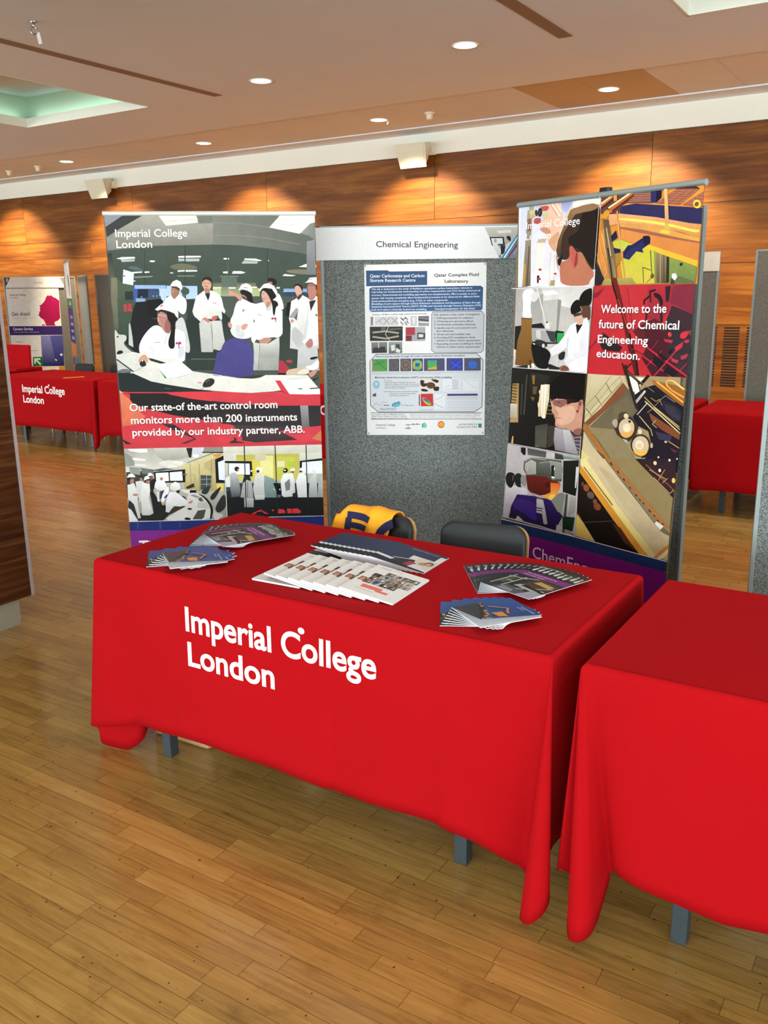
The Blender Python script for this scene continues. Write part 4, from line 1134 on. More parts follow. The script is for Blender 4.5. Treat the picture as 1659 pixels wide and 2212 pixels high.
V b8c0c0 8a9494 1091,1311 1181,1306 1176,1213 1087,1218
V d0d2d2 b8baba 1195,1332 1288,1328 1283,1285 1193,1286
P d23a44 1148,1148 1240,1187 1321,1139 1276,1145 1252,1170 1206,1165 1186,1146
P d23a44 1411,1185 1463,1179 1472,1166 1481,1142 1409,1140
P d23a44 1495,1185 1544,1179 1542,1135 1500,1137
P d23a44 1550,1182 1603,1180 1631,1151 1624,1133 1549,1135
E d23a44 1359,1174 10,9
L 262c2c 9 1116,1810 1110,1547 1106,1217
L 262c2c 9 1406,1806 1406,1535 1401,1108
L 262c2c 9 1702,1801 1699,1522 1698,1104
L e8e6de 6 922,1815 919,1126
L ecebe4 5 859,1055 825,1110
L e8e8e6 5 0,1128 920,1105
L e8e8e6 5 915,1120 1852,1094
V 1d3a68 2a4a7a 0,1124 920,1102 1831,1094 1829,910 657,983 0,1018
P 232f6e 1,1123 1852,1086 1852,965 1,1040
P 7c2a86 0,1039 1852,979 1852,430 0,544
L 31507e 14 78,1112 76,1057
L 31507e 19 286,1108 284,1046
L 2a456f 14 469,1103 468,1043
T f6f6f0 .010 86,3719 709,3720 68 |Imperial College
T f6f6f0 .010 88,3625 397,3627 68 |London
T 4a2020 .015 92,2172 1449,2162 72 |Our state-of the-art control room
T 4a2020 .015 95,2054 1630,2037 73 |monitors more than 200 instruments
T 4a2020 .015 98,1940 1698,1916 73 |provided by our industry partner, ABB.
T f4f0ea .015 89,2177 1445,2167 72 |Our state-of the-art control room
T f4f0ea .015 92,2059 1627,2042 73 |monitors more than 200 instruments
T f4f0ea .015 95,1945 1694,1922 73 |provided by our industry partner, ABB.
T f0ecf0 .04 74,855 184,853 83 |Ti
'''
ART_WELCOME = '''
P e4e4e6 5,3904 926,3904 893,3240 15,3242
V b8bcdc d8dae8 24,3904 923,3904 884,3654 30,3655
V d4d4e0 e0e0e8 30,3655 871,3655 896,3244 18,3245
V c8cedf d4d8e6 28,3904 121,3904 115,3700 80,3249 18,3245
V 9a8e72 b0a078 129,3904 184,3904 186,3861 132,3851
V a09684 6a5e4c 109,3867 175,3862 162,3648 170,3253 68,3244 100,3701
V c8bc90 b8ab82 139,3860 190,3861 193,3798 145,3801
L 4a4034 13 143,3575 125,3249
P b08a40 84,3437 111,3436 102,3254 68,3254
P 8a5a48 115,3798 156,3800 160,3697 115,3700
V 8a96c0 a8b0d4 497,3904 624,3904 607,3866 557,3805 515,3836
V d8d8cc e8e8e0 230,3600 309,3606 319,3395 226,3348
L e8e6de 15 252,3594 255,3347
L cac4b0 8 399,3509 390,3251
L d0cbb8 10 442,3493 444,3294
P a89660 409,3295 459,3294 454,3250 397,3250
V dcdcda cfcfd0 624,3904 923,3904 921,3863 627,3864
P b8a890 250,3633 344,3628 331,3595 237,3600
S b83040 261,3392 297,3391 301,3381 283,3371 261,3379
S b83040 438,3353 473,3353 477,3342 460,3335 441,3343
P 1e1c20 245,3335 274,3337 266,3272 247,3277
S b83040 257,3315 271,3324 293,3309 294,3299 257,3297
S e0b8a0 247,3890 339,3902 449,3904 499,3884 508,3837 524,3798 520,3723 502,3677 449,3632 441,3513 352,3609 334,3687 262,3701 245,3770 358,3781 356,3839 284,3854
S b0524a 254,3885 368,3885 355,3848 299,3843 277,3864
S f0dccc 353,3904 449,3904 464,3896 409,3891
L f2e4d8 10 395,3888 490,3796
L f2e4d8 8 443,3903 502,3828
L b07060 5 381,3889 462,3802
S c08a70 261,3720 361,3714 406,3673 364,3656 277,3690
S a85048 193,3798 258,3798 280,3777 260,3745 187,3754
S c89878 352,3609 501,3696 479,3583 448,3512 404,3548
E 2a2a28 260,3839 27,35
E 4a463c 256,3839 12,16
S 3a352a 197,3861 230,3863 236,3809 206,3816
V c8bc90 a89c70 146,3855 197,3861 207,3811 156,3800
P c8b890 285,3830 356,3839 358,3781 302,3776
S d8b894 557,3805 615,3847 706,3853 738,3755 608,3727 530,3675 517,3509 455,3512 464,3608 509,3676
V 8a6a48 3a2e22 603,3829 706,3862 743,3663 608,3717 546,3627 532,3495 485,3468 461,3526 478,3607 529,3699
S 3a2c22 607,3736 701,3840 834,3865 922,3849 928,3652 911,3425 890,3351 796,3410 752,3505 686,3503 651,3537 609,3458 541,3446 511,3495 518,3629 556,3683
S 231c18 734,3828 873,3835 920,3778 913,3493 889,3361 815,3428 738,3524 604,3553 586,3625 710,3664
S e4e0d4 652,3899 761,3904 856,3904 920,3876 916,3841 821,3867 719,3852 615,3838
S 8a6c4c 616,3828 719,3857 847,3860 916,3841 862,3809 722,3802 631,3790
S b27058 514,3438 609,3449 624,3552 658,3541 686,3503 752,3500 816,3404 890,3347 868,3287 832,3245 530,3249 512,3341 508,3414
S b8584e 607,3553 637,3561 669,3527 686,3385 674,3371 644,3424 614,3482
S 8a3a32 680,3508 706,3502 705,3408 666,3385 676,3456
P 221e1e 479,3453 532,3499 540,3470 509,3404 487,3419
S c08a70 455,3517 485,3468 479,3439 512,3341 474,3415
V e2e0d8 d0cec8 849,3287 909,3342 902,3247 828,3248
V d88c3c c88438 924,3904 1844,3904 1844,3245 903,3236
P 2c2a52 1109,3818 1259,3826 1844,3749 1844,3643 1682,3666 1113,3766
P 5c3c3c 924,3904 1279,3904 1230,3854 1123,3817 1094,3726 926,3780
P 7a4a3c 1252,3904 1385,3904 1406,3814 1177,3835
L c09080 3 1260,3904 1385,3904
L c09080 3 1254,3904 1386,3897
L c09080 3 1241,3893 1391,3885
L c09080 3 1228,3882 1394,3872
L c09080 3 1216,3870 1396,3859
L c09080 3 1203,3859 1398,3847
L c09080 3 1193,3847 1401,3834
P 2c2a5a 1391,3904 1442,3904 1451,3815 1402,3819
P 1a1830 1442,3904 1493,3904 1493,3846 1451,3815
P 9a5a44 1620,3895 1807,3872 1654,3784 1448,3811
L c09078 2 1609,3884 1785,3863
L c09078 2 1585,3872 1762,3851
L c09078 2 1561,3859 1739,3838
L c09078 2 1537,3847 1720,3825
L c09078 2 1510,3835 1697,3811
L c09078 2 1485,3822 1677,3798
L 6a3a30 2 1657,3889 1490,3805
L 6a3a30 2 1718,3882 1560,3796
L 6a3a30 2 1772,3876 1616,3789
P 9a5a44 1844,3855 1844,3749 1678,3782
L c09078 2 1822,3841 1844,3836
L c09078 2 1788,3825 1844,3815
L c09078 2 1754,3809 1844,3794
L c09078 2 1719,3793 1844,3772
V e0d050 c0a848 1623,3904 1844,3904 1844,3896 1782,3898 1697,3904
P 3a2828 1544,3904 1782,3896 1819,3874 1620,3895
S e8d040 1765,3784 1778,3804 1807,3807 1832,3783 1832,3760 1812,3747 1782,3754
E 7a4a38 1798,3777 19,16
V d8a070 c88848 1013,3768 1127,3765 1465,3715 1681,3671 1844,3636 1844,3545 1687,3602 1338,3663 1131,3697 1019,3684
V c89050 d8a048 1117,3704 1469,3655 1688,3592 1841,3550 1843,3526 1602,3578 1340,3638 1126,3672
V d08848 c87c3c 1133,3666 1407,3619 1844,3521 1842,3401 1415,3522 1350,3505 1280,3539 1139,3582
P 9a5c48 1126,3672 1340,3638 1665,3564 1843,3529 1844,3516 1540,3571 1342,3612 1134,3656
V e8b838 d8a838 1375,3524 1414,3527 1842,3401 1840,3360 1735,3395 1350,3505
S e8d458 1100,3738 1335,3709 1596,3662 1783,3611 1842,3607 1832,3589 1784,3594 1565,3649 1336,3689 1108,3722
P c8a850 1538,3675 1570,3673 1580,3623 1545,3625
V e0b878 c09058 1515,3904 1543,3904 1577,3663 1542,3670
P e0c048 1501,3623 1536,3626 1584,3613 1586,3593 1505,3605
V b8b838 c4b848 1063,3560 1153,3576 1280,3534 1457,3485 1481,3255 1273,3253 1190,3249 1151,3409
V a8b840 b8c048 1069,3570 1139,3577 1253,3535 1165,3508
V 8a9a48 6a7c48 1457,3485 1602,3429 1735,3395 1837,3357 1831,3260 1603,3253 1481,3255
P 5a6a44 1674,3307 1824,3265 1826,3250 1629,3253
V 8a7a58 5a4a38 1477,3469 1588,3439 1591,3253 1500,3260
L c0b090 4 1517,3457 1532,3259
L 3a3028 5 1549,3451 1565,3259
P 2a2c20 1576,3440 1598,3434 1609,3258 1584,3259
P e4e8e8 1630,3318 1661,3322 1678,3297 1658,3272 1632,3293
S 26281e 1686,3386 1710,3395 1721,3380 1700,3366
P 3a3c2a 1626,3288 1652,3273 1661,3242 1619,3213
P 24224a 1173,3487 1212,3532 1253,3535 1383,3595 1420,3578 1420,3537 1350,3500 1365,3474 1297,3487 1233,3429 1169,3445 1075,3475 1072,3523 1144,3509
P 2c2a5c 1241,3505 1385,3569 1350,3500 1284,3482 1233,3432 1183,3450
P 1c1a30 1350,3592 1409,3591 1420,3542 1361,3535
P 20203c 1045,3608 1092,3648 1110,3594 1055,3566
L 5a4c2c 8 1427,3486 1453,3322
L 5a4c2c 7 1366,3368 1381,3262
L 5a4c2c 6 1366,3371 1441,3348
L 5a4c2c 5 1464,3307 1408,3261
E 6a5030 1457,3307 17,18
P a07830 1068,3475 1173,3487 1177,3439 1110,3383 1079,3421
L c07830 24 929,3843 1046,3904
L f0d098 11 928,3854 1040,3904
L 4a1c14 12 931,3817 1042,3870
L b06830 32 964,3756 1226,3904
L f4dcb0 13 1010,3815 1213,3904
L 6a2c1c 12 1047,3792 1235,3884
L c89040 31 1067,3904 1071,3868
S c89030 942,3758 975,3803 1018,3799 1014,3752 972,3734
L b07830 32 943,3736 955,3667
L d09838 18 970,3660 991,3553
L c88848 14 1094,3783 1131,3593 1208,3280
L f0c890 4 1107,3699 1159,3487
V 5a4a3a 8a7450 958,3735 1016,3731 1055,3571 1097,3463 1133,3255 1093,3199 1061,3256 1000,3521
L d8c8a0 7 998,3669 1054,3465
L 3a2c22 16 1022,3520 1099,3217
L b8a880 4 1071,3438 1125,3255
L c8b090 5 923,3588 1026,3343 992,3300 915,3481
L d8d0c0 4 957,3629 1012,3456
P 2a2428 902,3444 1000,3295 973,3251 903,3236 904,3416
V a89858 98884c 1000,3295 1269,3300 1314,3250 974,3246
V b43038 b82830 905,3245 1833,3248 1815,3040 1814,2838 1816,2592 868,2560 895,3084
V a82c36 8a2a38 1417,3246 1833,3248 1833,3040 1649,3099 1568,2985 1435,3004
P 3a2830 1649,3099 1833,3040 1830,2930 1702,2906 1601,2975
V 2a2a30 3a2a34 1618,3007 1729,2968 1828,2890 1826,2686 1815,2603 1657,2676 1580,2829
P 7a2a3a 1650,3241 1833,3246 1833,3043 1628,3119
P 5a2028 1411,2972 1501,3005 1596,2965 1632,2831 1451,2792 1306,2905
V 4a1c24 3c1c26 1411,2961 1626,2904 1653,2728 1815,2598 1521,2577 1402,2715 1438,2781
L 2e1a1c 16 1400,3108 1399,3134 1450,3166 1447,3197 1492,3207
L 2e1a1c 13 1447,3197 1459,3124
S 2a181c 1474,3191 1540,3181 1577,3124 1554,3078 1530,3140 1489,3160
P 30202a 1581,3231 1631,3236 1621,3124 1596,3124
L 40181e 18 1430,3072 1425,2961
L 2e1a1c 21 1554,3078 1568,2985
P 2a2020 989,2790 1020,2886 1157,2813 1216,2782 1190,2748 1021,2752
S d03a40 1629,2904 1651,2915 1669,2890 1654,2874 1634,2883
S c83440 1740,2902 1776,2923 1810,2914 1803,2889 1768,2862 1736,2876
S b83040 1787,2863 1824,2864 1814,2838 1770,2842
P b03040 1597,2861 1681,2854 1670,2833 1612,2841
P c03040 1698,2803 1770,2847 1761,2806 1713,2773
L c02a34 12 1451,2792 1814,2608
L c02a34 10 1401,2736 1690,2589
L c83038 8 1736,2805 1630,2690 1521,2577
L c83038 5 1585,2772 1473,2671 1436,2631
L c83038 5 1813,2695 1756,2640
L c83038 5 1719,2622 1664,2587
L a8283a 4 1553,2849 1492,2784
P b03444 1672,2729 1743,2712 1733,2691 1681,2703
P a83444 1753,2744 1820,2767 1804,2731 1762,2718
P 1c1a1e 1559,2765 1641,2722 1617,2700 1555,2739
P 1c1a1e 1521,2742 1611,2689 1576,2639 1506,2688
P 1c1a1e 1649,2780 1692,2803 1676,2760 1645,2749
P 1c1a1e 1644,2675 1744,2624 1703,2590 1610,2620
V 6a2420 4a1c1c 1067,3302 1124,3301 1193,3124 1271,2904 1364,2675 1400,2563 1358,2560 1273,2774 1183,3059 1094,3215
L 261812 14 1083,3269 1151,3118 1215,3000
L 241612 16 1263,2925 1364,2670 1386,2562
L 8a2c2c 5 1235,3219 1304,2926
L d84040 6 1149,3140 1279,2893
L 8a2028 17 876,2756 1020,2886
L 7a2028 11 1315,2776 1421,2737
L 3a1a16 14 1224,2662 1292,2511
L 3a1a16 12 1309,2666 1256,2619
S 7a2430 860,3168 963,3206 1020,3238 930,3140
P a08a64 956,2561 1771,2595 1767,1208 828,1201 894,2563
V bdb28c cabc92 876,2561 1254,2568 1303,2466 1391,2324 1218,2250 907,2140 862,2165
V c8bc98 b4a880 878,2560 1254,2568 1144,2470 908,2253 860,2271
P e6e6de 1289,2568 1449,2568 1400,2491 1431,2438 1391,2418 1347,2453
L 8a7c58 5 1124,2562 984,2406 866,2296
L 8a7c58 4 1211,2562 1087,2449 951,2304 864,2201
L 5c5238 6 1072,2502 1136,2424
L 5c5238 6 969,2390 1042,2321
L 5c5238 6 867,2284 965,2212
L 8a7c58 4 1211,2562 1235,2522
P 7a4a30 1243,2517 1303,2466 966,2188 907,2140 866,2165 1036,2301
L a08a5c 10 1235,2522 918,2218
V 5c5644 7c6c4c 1303,2472 1360,2454 1391,2324 1399,2303 1346,2264 1227,2108 1501,1867 1570,1863 1247,1811 1071,1978 922,2142
P 8a7c5a 923,2136 1210,2147 1427,1918 1522,1855 1262,1813
V 6a5f48 6f6448 1154,2324 1292,2426 1384,2324 1332,2262 1207,2192
V 1c1820 221a26 1362,2433 1454,2495 1572,2531 1818,2508 1810,2154 1799,1899 1529,1856 1427,1918 1547,2076 1512,2171 1406,2203 1353,2265 1399,2309
L 2a2420 27 1256,2646 1307,2511 1390,2335
L 241c18 20 1280,2603 1375,2549 1404,2524
P 1c1a16 1404,2524 1474,2594 1498,2585 1426,2509
L 3a2a20 9 1381,2555 1424,2438
L 8a7850 5 1287,2598 1544,2470
P 94602c 1497,2558 1823,2524 1816,2388 1586,2527
V a8682c 8a5424 1558,2552 1810,2455 1810,2387 1724,2427 1519,2538
L e0a848 13 1565,2547 1807,2418
L e8b858 13 1658,2527 1649,2553 1674,2568 1706,2562 1805,2513
L e0a040 12 1658,2527 1706,2494 1810,2455
L f0d890 7 1706,2568 1812,2513
P 282634 1620,2423 1753,2382 1807,2345 1800,2270 1723,2283 1625,2369
P 34323e 1649,2393 1728,2379 1797,2312 1787,2279 1667,2330
L b8b4a8 13 1387,2379 1463,2468
L e0dcd0 4 1379,2390 1456,2473
L c8c0a8 8 1400,2286 1490,2384
L c8a858 7 1459,2425 1552,2362 1790,2237
L d8c888 9 1469,2393 1801,2190
L e0d8b0 5 1552,2357 1798,2217
L 8a8878 5 1495,2313 1534,2339 1614,2422 1651,2452 1738,2412
L b09448 5 1520,2424 1569,2402 1601,2421 1624,2380
P 7a4428 1508,2314 1674,2245 1801,2190 1798,2142 1638,2197 1540,2252
L c0a868 8 1422,2278 1539,2186 1555,2144
L b8b498 5 1580,2262 1549,2231 1591,2208
L c8a050 6 1683,2127 1797,2082
E c8b8a0 1678,2112 12,8
P 3a3048 1579,2179 1732,2166 1723,2121 1617,2124
P 6a2840 1720,2072 1793,2055 1755,2044
L c89050 7 1523,1933 1622,1887
E e8c880 1536,1946 18,17
E d8a868 1598,1941 18,14
E e8d8a0 1621,1988 8,8
E e8d8b0 1727,1983 9,9
E e8d8b0 1788,2000 6,8
E d8b070 1648,1896 11,12
E c89858 1575,1885 20,14
P 5a2a28 1518,1915 1637,1873 1583,1865
P 3a3028 1163,2187 1260,2261 1346,2264 1420,2205 1398,2124 1318,2057 1212,2112
S 4a3e30 1216,2273 1272,2301 1331,2274 1305,2237 1219,2228
S a89a84 1151,2203 1189,2236 1220,2216 1209,2158 1179,2166
S 3a2c20 1212,2170 1233,2235 1303,2265 1368,2244 1400,2192 1384,2122 1316,2085 1242,2105
S c8b498 1223,2171 1248,2225 1304,2251 1362,2235 1386,2190 1373,2132 1315,2097 1249,2111
S d8a458 1240,2139 1298,2129 1381,2167 1363,2120 1308,2090 1256,2106
E e4d0b0 1309,2175 39,34
E f0d8a8 1307,2158 25,17
E 2a2420 1333,2226 13,10
E e8b040 1365,2190 11,10
E d8c8a8 1296,2264 24,20
S 30261e 1347,2044 1371,2109 1432,2142 1501,2137 1546,2087 1544,2020 1466,1964 1395,1976
S c8b498 1365,2046 1386,2100 1440,2132 1503,2120 1533,2074 1524,2012 1458,1974 1393,1993
S e0b048 1378,2014 1449,2007 1529,2040 1512,1993 1458,1971 1401,1983
E e4d4b4 1441,2059 42,36
E d8c0a0 1442,2051 24,19
E f0b840 1517,2069 11,10
E d8c8a8 1438,2160 21,20
S b8a890 1543,2087 1566,2090 1569,2051 1542,2048
P a89880 1395,1965 1466,1958 1507,1970 1469,1919 1426,1935
P b8ac98 1272,2085 1316,2080 1339,2060 1296,2060
V c8b894 c6b284 866,2094 1003,1968 1116,1872 1210,1805 841,1746
V d4c488 dcc870 851,1941 954,1872 1083,1785 841,1746
P d89a40 845,1831 921,1759 837,1745
P a06a34 862,2159 915,2129 1262,1813 1203,1804 894,2085 853,2110
P 5c4a30 870,2088 1003,1962 1090,1927 1210,1805 1188,1802 1123,1873 979,1977
P 7a7460 1116,1872 1210,1805 1173,1799
V c8b490 b8a47c 840,1863 1104,1902 1136,1871 1624,1476 1695,1439 1771,1410 1766,1215 1651,1215 1421,1368 846,1754
V e0d090 d0bc70 848,1864 903,1872 1262,1543 1642,1242 1645,1208 1589,1206 1191,1487 850,1761
P b8a480 1039,1833 1171,1794 1689,1427 1728,1355 1621,1342 1306,1558
P 8a7850 1134,1906 1422,1948 1780,1704 1766,1466 1546,1598 1242,1852
P 2a1c18 1408,1946 1450,1952 1783,1744 1783,1705
V 2a2028 3a2024 1450,1952 1788,2002 1794,1773 1764,1740 1583,1838
L 8a5038 9 1515,1917 1733,1796 1782,1765
E e8c890 1599,1941 16,15
E f0e0c0 1728,1982 10,10
E f0e0c0 1646,1892 12,13
E e8c060 1776,1836 16,20
L c89858 6 1552,1883 1704,1835
L d8b080 4 1782,1765 1752,1732 1597,1829
L c8a070 4 1692,1905 1639,1813
L d0b070 4 1723,1844 1680,1803
P 7a7256 1135,1883 1166,1876 1656,1500 1631,1477
P a06a3c 1134,1906 1171,1912 1772,1473 1767,1455 1649,1504 1198,1845
P 2c1a12 1158,1880 1173,1883 1193,1859 1182,1858
P 2c1a12 1236,1822 1247,1827 1263,1809 1252,1804
P 2c1a12 1298,1771 1309,1775 1325,1761 1314,1756
P 2c1a12 1364,1715 1374,1720 1390,1708 1379,1703
P 2c1a12 1428,1668 1438,1673 1454,1658 1443,1654
P 2c1a12 1466,1638 1476,1642 1491,1631 1481,1626
P 2c1a12 1503,1616 1513,1620 1528,1609 1517,1604
P 2c1a12 1562,1572 1575,1575 1594,1558 1584,1554
P 2c1a12 1612,1539 1622,1544 1637,1533 1627,1528
P 2c1a12 1649,1509 1659,1514 1673,1503 1663,1498
P 2c1a12 1698,1491 1707,1496 1721,1488 1712,1483
P dcdcd0 1631,1477 1650,1498 1716,1472 1688,1441
P 6a6248 1685,1431 1713,1460 1773,1428 1771,1410 1724,1417
P c87838 1763,1340 1769,1307 1665,1207 1651,1215 1682,1258
P d8c8a0 1769,1307 1769,1267 1700,1204 1672,1209
P c8862c 843,1815 1589,1203 1505,1203 1226,1410 847,1742
P 8a5a20 879,1802 895,1802 1218,1541 1203,1538
V 1e1410 140e0c 846,1748 1225,1422 1505,1203 1039,1198 841,1406 837,1617
E 8a4a2a 925,1632 32,30
E 7a3c24 1052,1497 39,30
E 5a4a40 976,1580 40,30
E 6a4434 1026,1535 24,22
E 5a3a2c 884,1656 19,18
P 4a2818 1212,1395 1303,1373 1475,1220 1356,1258
L 4a4038 6 918,1337 1226,1413
V d8b858 c4a458 834,1392 910,1332 1046,1200 819,1199
V b4b2ae c4c2be 14,3235 893,3242 894,3121 868,2892 868,2567 -5,2559
V c8c6c4 dadad6 329,3229 893,3238 755,3154 659,3072 348,3129
V a8a6a2 b0aeaa 11,3217 99,3221 103,2923 6,2912
P f4f4f0 330,3204 480,3215 526,3183 368,3172
V 9a9894 a8a6a2 186,3129 346,3189 342,2948 224,2946
P b8b6b2 348,3129 518,3144 523,2902 373,2898
P 8a8884 518,3144 557,3134 531,2883 510,2882
L dcdad8 13 271,3230 353,3029 378,2949
S ececea 84,3216 227,3235 244,3180 194,3114 205,3027 222,2992 93,2987 112,3078
S d8d6d4 192,3180 272,3215 303,3154 217,3104
P 1c1c1e 10,2913 342,2948 388,2899 600,2885 606,2786 216,2770 3,2655
P a0a09e 210,2904 387,2906 502,2892 507,2792 222,2791
L d8d8d8 5 285,2891 503,2887
P 3a3c3c 388,2889 510,2882 500,2792 450,2800
P c8c8c4 271,2885 330,2882 333,2816 281,2824
P d8d8d8 378,2949 428,2955 438,2900 380,2904
S b8d870 428,2955 456,2961 461,2936 436,2930
P 1c1a1a 388,2959 410,2960 410,2950 389,2949
P 2ca050 524,2872 601,2872 598,2800 521,2792
V 8a6430 6e4c22 89,2987 222,2984 219,2874 231,2771 277,2570 22,2582 46,2785 89,2891
P 5c3e1c 85,2987 222,2984 221,2977 87,2978
P 4a3218 198,2634 229,2636 224,2567 209,2566
S e8e6e2 223,2599 252,2616 284,2571 239,2565
P d8d8d6 185,2588 208,2590 209,2564 186,2562
P 2a2828 -5,2559 185,2591 186,2560
P d0ccc8 1,2719 33,2710 27,2662 -1,2655
S 141414 208,2780 290,2773 409,2737 454,2704 456,2668 429,2626 442,2570 299,2567 251,2632
S 2c2c2c 274,2814 407,2798 416,2748 321,2749 260,2782
E c8ccd0 368,2761 17,17
S e0e0de 230,2781 276,2773 261,2762
P 222224 430,2611 501,2615 567,2588 560,2573 442,2570
P c0beba 455,2678 540,2693 556,2653 545,2592 444,2616
S 26262a 540,2698 629,2737 619,2662 557,2648
V f0f0f2 d8d8de 673,2940 732,2961 817,2987 877,2959 868,2567 686,2566 613,2646 635,2757 567,2714 470,2679 446,2734 549,2793 602,2845
S dadae2 773,2841 867,2911 863,2650 781,2695
S e6e6ea 655,2624 781,2685 873,2699 867,2572 686,2566
P c8c8d0 635,2757 644,2837 658,2837 652,2688 613,2646
P 1c1c1e 730,2947 806,2948 748,2869
S cfa690 702,3028 782,3034 811,2987 806,2948 754,2937 725,2976 697,3004
S 1a1614 665,3081 697,3125 742,3144 784,3116 787,3049 715,3029 682,3019 667,3047
P 3a3436 695,3028 788,3039 789,3020 710,3004
S 181412 755,3149 792,3201 849,3224 894,3228 889,3092 792,3082 764,3111
S 5a3c30 772,3087 856,3097 883,3083 883,2969 829,3006 810,2992 781,3049
L c8c8cc 4 772,3087 794,3054
V f0f0f2 e0e0e6 817,2987 849,3002 864,2969 822,2901
S 7a4a3c 559,2593 614,2616 670,2600 679,2570 568,2563
L a87868 7 574,2579 601,2610
L e8e8ea 4 -5,2559 868,2563
L ececec 5 -44,3233 899,3242
V 1c1a16 141210 -10,2554 600,2556 859,2558 840,1887 -38,1877
V 2c2822 1a1714 225,2529 466,2515 336,2281 216,2372
L 4a4640 15 182,2501 158,2161
L 3a3632 20 126,2415 121,2157
V 9a7a48 a88a58 2,2416 85,2425 86,2080 -21,2068
V c8c0b4 a89c88 -19,2237 65,2245 70,2120 -22,2111
L 3a2c1c 8 -1,2405 59,2405
L 3a2c1c 8 -2,2380 60,2379
L 3a2c1c 8 -3,2353 57,2352
L 3a2c1c 8 -5,2327 56,2326
L 3a2c1c 8 -7,2301 56,2300
L 3a2c1c 8 -8,2275 53,2273
L 3a2c1c 8 -10,2249 50,2246
P 86682c 247,2505 283,2508 279,2432 258,2430
P 6a5228 233,2322 291,2317 264,2284
P 5a4a34 259,2410 316,2415 304,2349 261,2345
P c8a060 14,1945 30,1952 28,1883 1,1885
V e8dcc0 d0b888 358,2433 462,2444 461,2322 426,2169 334,2159 336,2281 347,2352
L f4f0e8 17 414,2437 404,2177
L f8f4ec 13 380,2415 379,2184
L c8b488 8 455,2441 446,2341
E f0e4c8 402,2164 24,15
S dccaa0 332,2381 359,2393 361,2348 340,2352
S dccaa0 322,2279 357,2293 352,2232 331,2230
L a88848 4 428,2289 497,2301
L a88848 4 429,2259 498,2266
L a88848 4 424,2224 507,2230
L a88848 4 425,2194 515,2198
S 12100e 456,2431 534,2515 633,2551 808,2562 860,2551 852,2353 764,2321 666,2292 631,2337 475,2323
P 100e0c 828,2559 863,2554 852,2462 827,2460
V 3a3a34 5a5a50 302,2074 457,2112 445,1902 309,1889
S 4a4a40 312,2003 390,2023 455,1990 452,1903 309,1894
P 3a342c 458,2092 541,2101 548,1952 460,1899
S c08e78 489,2325 664,2340 712,2306 840,2337 855,2300 845,2136 843,2059 758,2063 710,2096 596,2088 537,2101 545,2152 530,2175 522,2204 494,2211 499,2256
S d0a48c 512,2267 667,2273 745,2300 782,2226 715,2131 554,2108 551,2162 590,2206
S a8705c 795,2333 839,2356 853,2329 824,2288 807,2248 786,2265
S 6a3c30 802,2329 821,2340 829,2308 811,2291
S 8a5a48 737,2085 846,2127 843,2059 772,2050
P 2a1e1c 657,2340 763,2340 744,2319 673,2293
P 241c1c 690,2343 795,2343 666,2297
L e8e4e4 5 478,2319 498,2266
L d8ccc8 4 550,2335 558,2306
P 8a5a50 503,2316 664,2336 673,2302 601,2261 546,2271 511,2277
S 5a4c50 551,2306 598,2315 586,2294 559,2294
L a8504c 5 534,2168 605,2175
S 7a3a30 774,2259 806,2262 801,2238 781,2236
V a8a4a6 76727a 541,2091 623,2086 710,2091 760,2034 833,1891 551,1896 532,1985
V c0bcc0 8c888e 637,2083 718,2077 733,2035 820,1894 674,1893
P 4c4048 718,2077 779,2046 849,2064 840,1892 813,1908 760,2029
L c0b8bc 4 767,2029 844,2044
L c0b8bc 4 774,2006 839,2009
L c0b8bc 4 789,1978 838,1975
L c0b8bc 4 797,1950 838,1941
L c0b8bc 4 809,1922 838,1912
L e0dcdc 4 -39,1877 840,1885
V b4acac a09898 -41,1871 839,1881 829,1208 -85,1187
V c4bcc0 a8a0ac -45,1499 235,1503 237,1453 96,1422 42,1327 -10,1190 -83,1187
P 14110f 135,1864 197,1867 196,1802 169,1798 135,1823
V 4a4844 5a5852 220,1868 453,1868 448,1814 223,1808
P b8b4b0 460,1866 504,1867 506,1822 459,1815
P c0bcb8 511,1868 547,1868 546,1833 517,1829
V 3a403c 2c302c 554,1871 647,1869 663,1830 557,1819
V a8aca4 3a5a44 647,1869 839,1876 838,1850 655,1839
V 5a5c54 3a3c36 178,1747 269,1793 635,1820 653,1745 645,1638 531,1614 456,1649 214,1626 174,1669
V a8a8a0 8c8a82 195,1728 270,1772 331,1759 336,1651 222,1628 189,1677
V 8a8c84 6a6c64 493,1794 644,1795 651,1660 573,1647 530,1629
P 1a1c18 517,1755 552,1766 557,1666 522,1649
V 60625a 3c3e38 347,1751 486,1782 485,1654 366,1646
L d8d8d0 3 186,1743 269,1788 449,1793
L c8c8c0 3 377,1758 522,1793 637,1794
E e8e8e4 543,1658 22,7
E d8d8d0 557,1735 6,14
L d8d8d0 3 230,1711 228,1667
S 141210 -64,1564 -24,1616 57,1618 74,1576 52,1505 13,1464 -45,1493
S 1c1a18 65,1613 136,1630 160,1601 140,1508 172,1508 109,1492 60,1528
L b0aca8 3 45,1593 39,1547
S 7a7c74 137,1586 167,1624 215,1610 219,1516 156,1522
V 5c1c12 48160e 206,1625 456,1649 515,1632 631,1625 619,1570 536,1513 389,1470 282,1478 235,1503
V c05028 e0a040 516,1606 635,1621 627,1571 594,1512 538,1454 494,1456 419,1470 521,1521
S 3a120c 443,1593 501,1614 518,1563 460,1553
S e0b84c 493,1489 579,1520 566,1481 538,1454 501,1458
L 8a6428 6 235,1497 329,1453 390,1448 465,1456
V 2c1a58 1a1030 103,1429 329,1453 390,1443 479,1459 539,1448 614,1382 674,1340 621,1249 594,1199 401,1202 184,1196 88,1193 -2,1186 27,1307
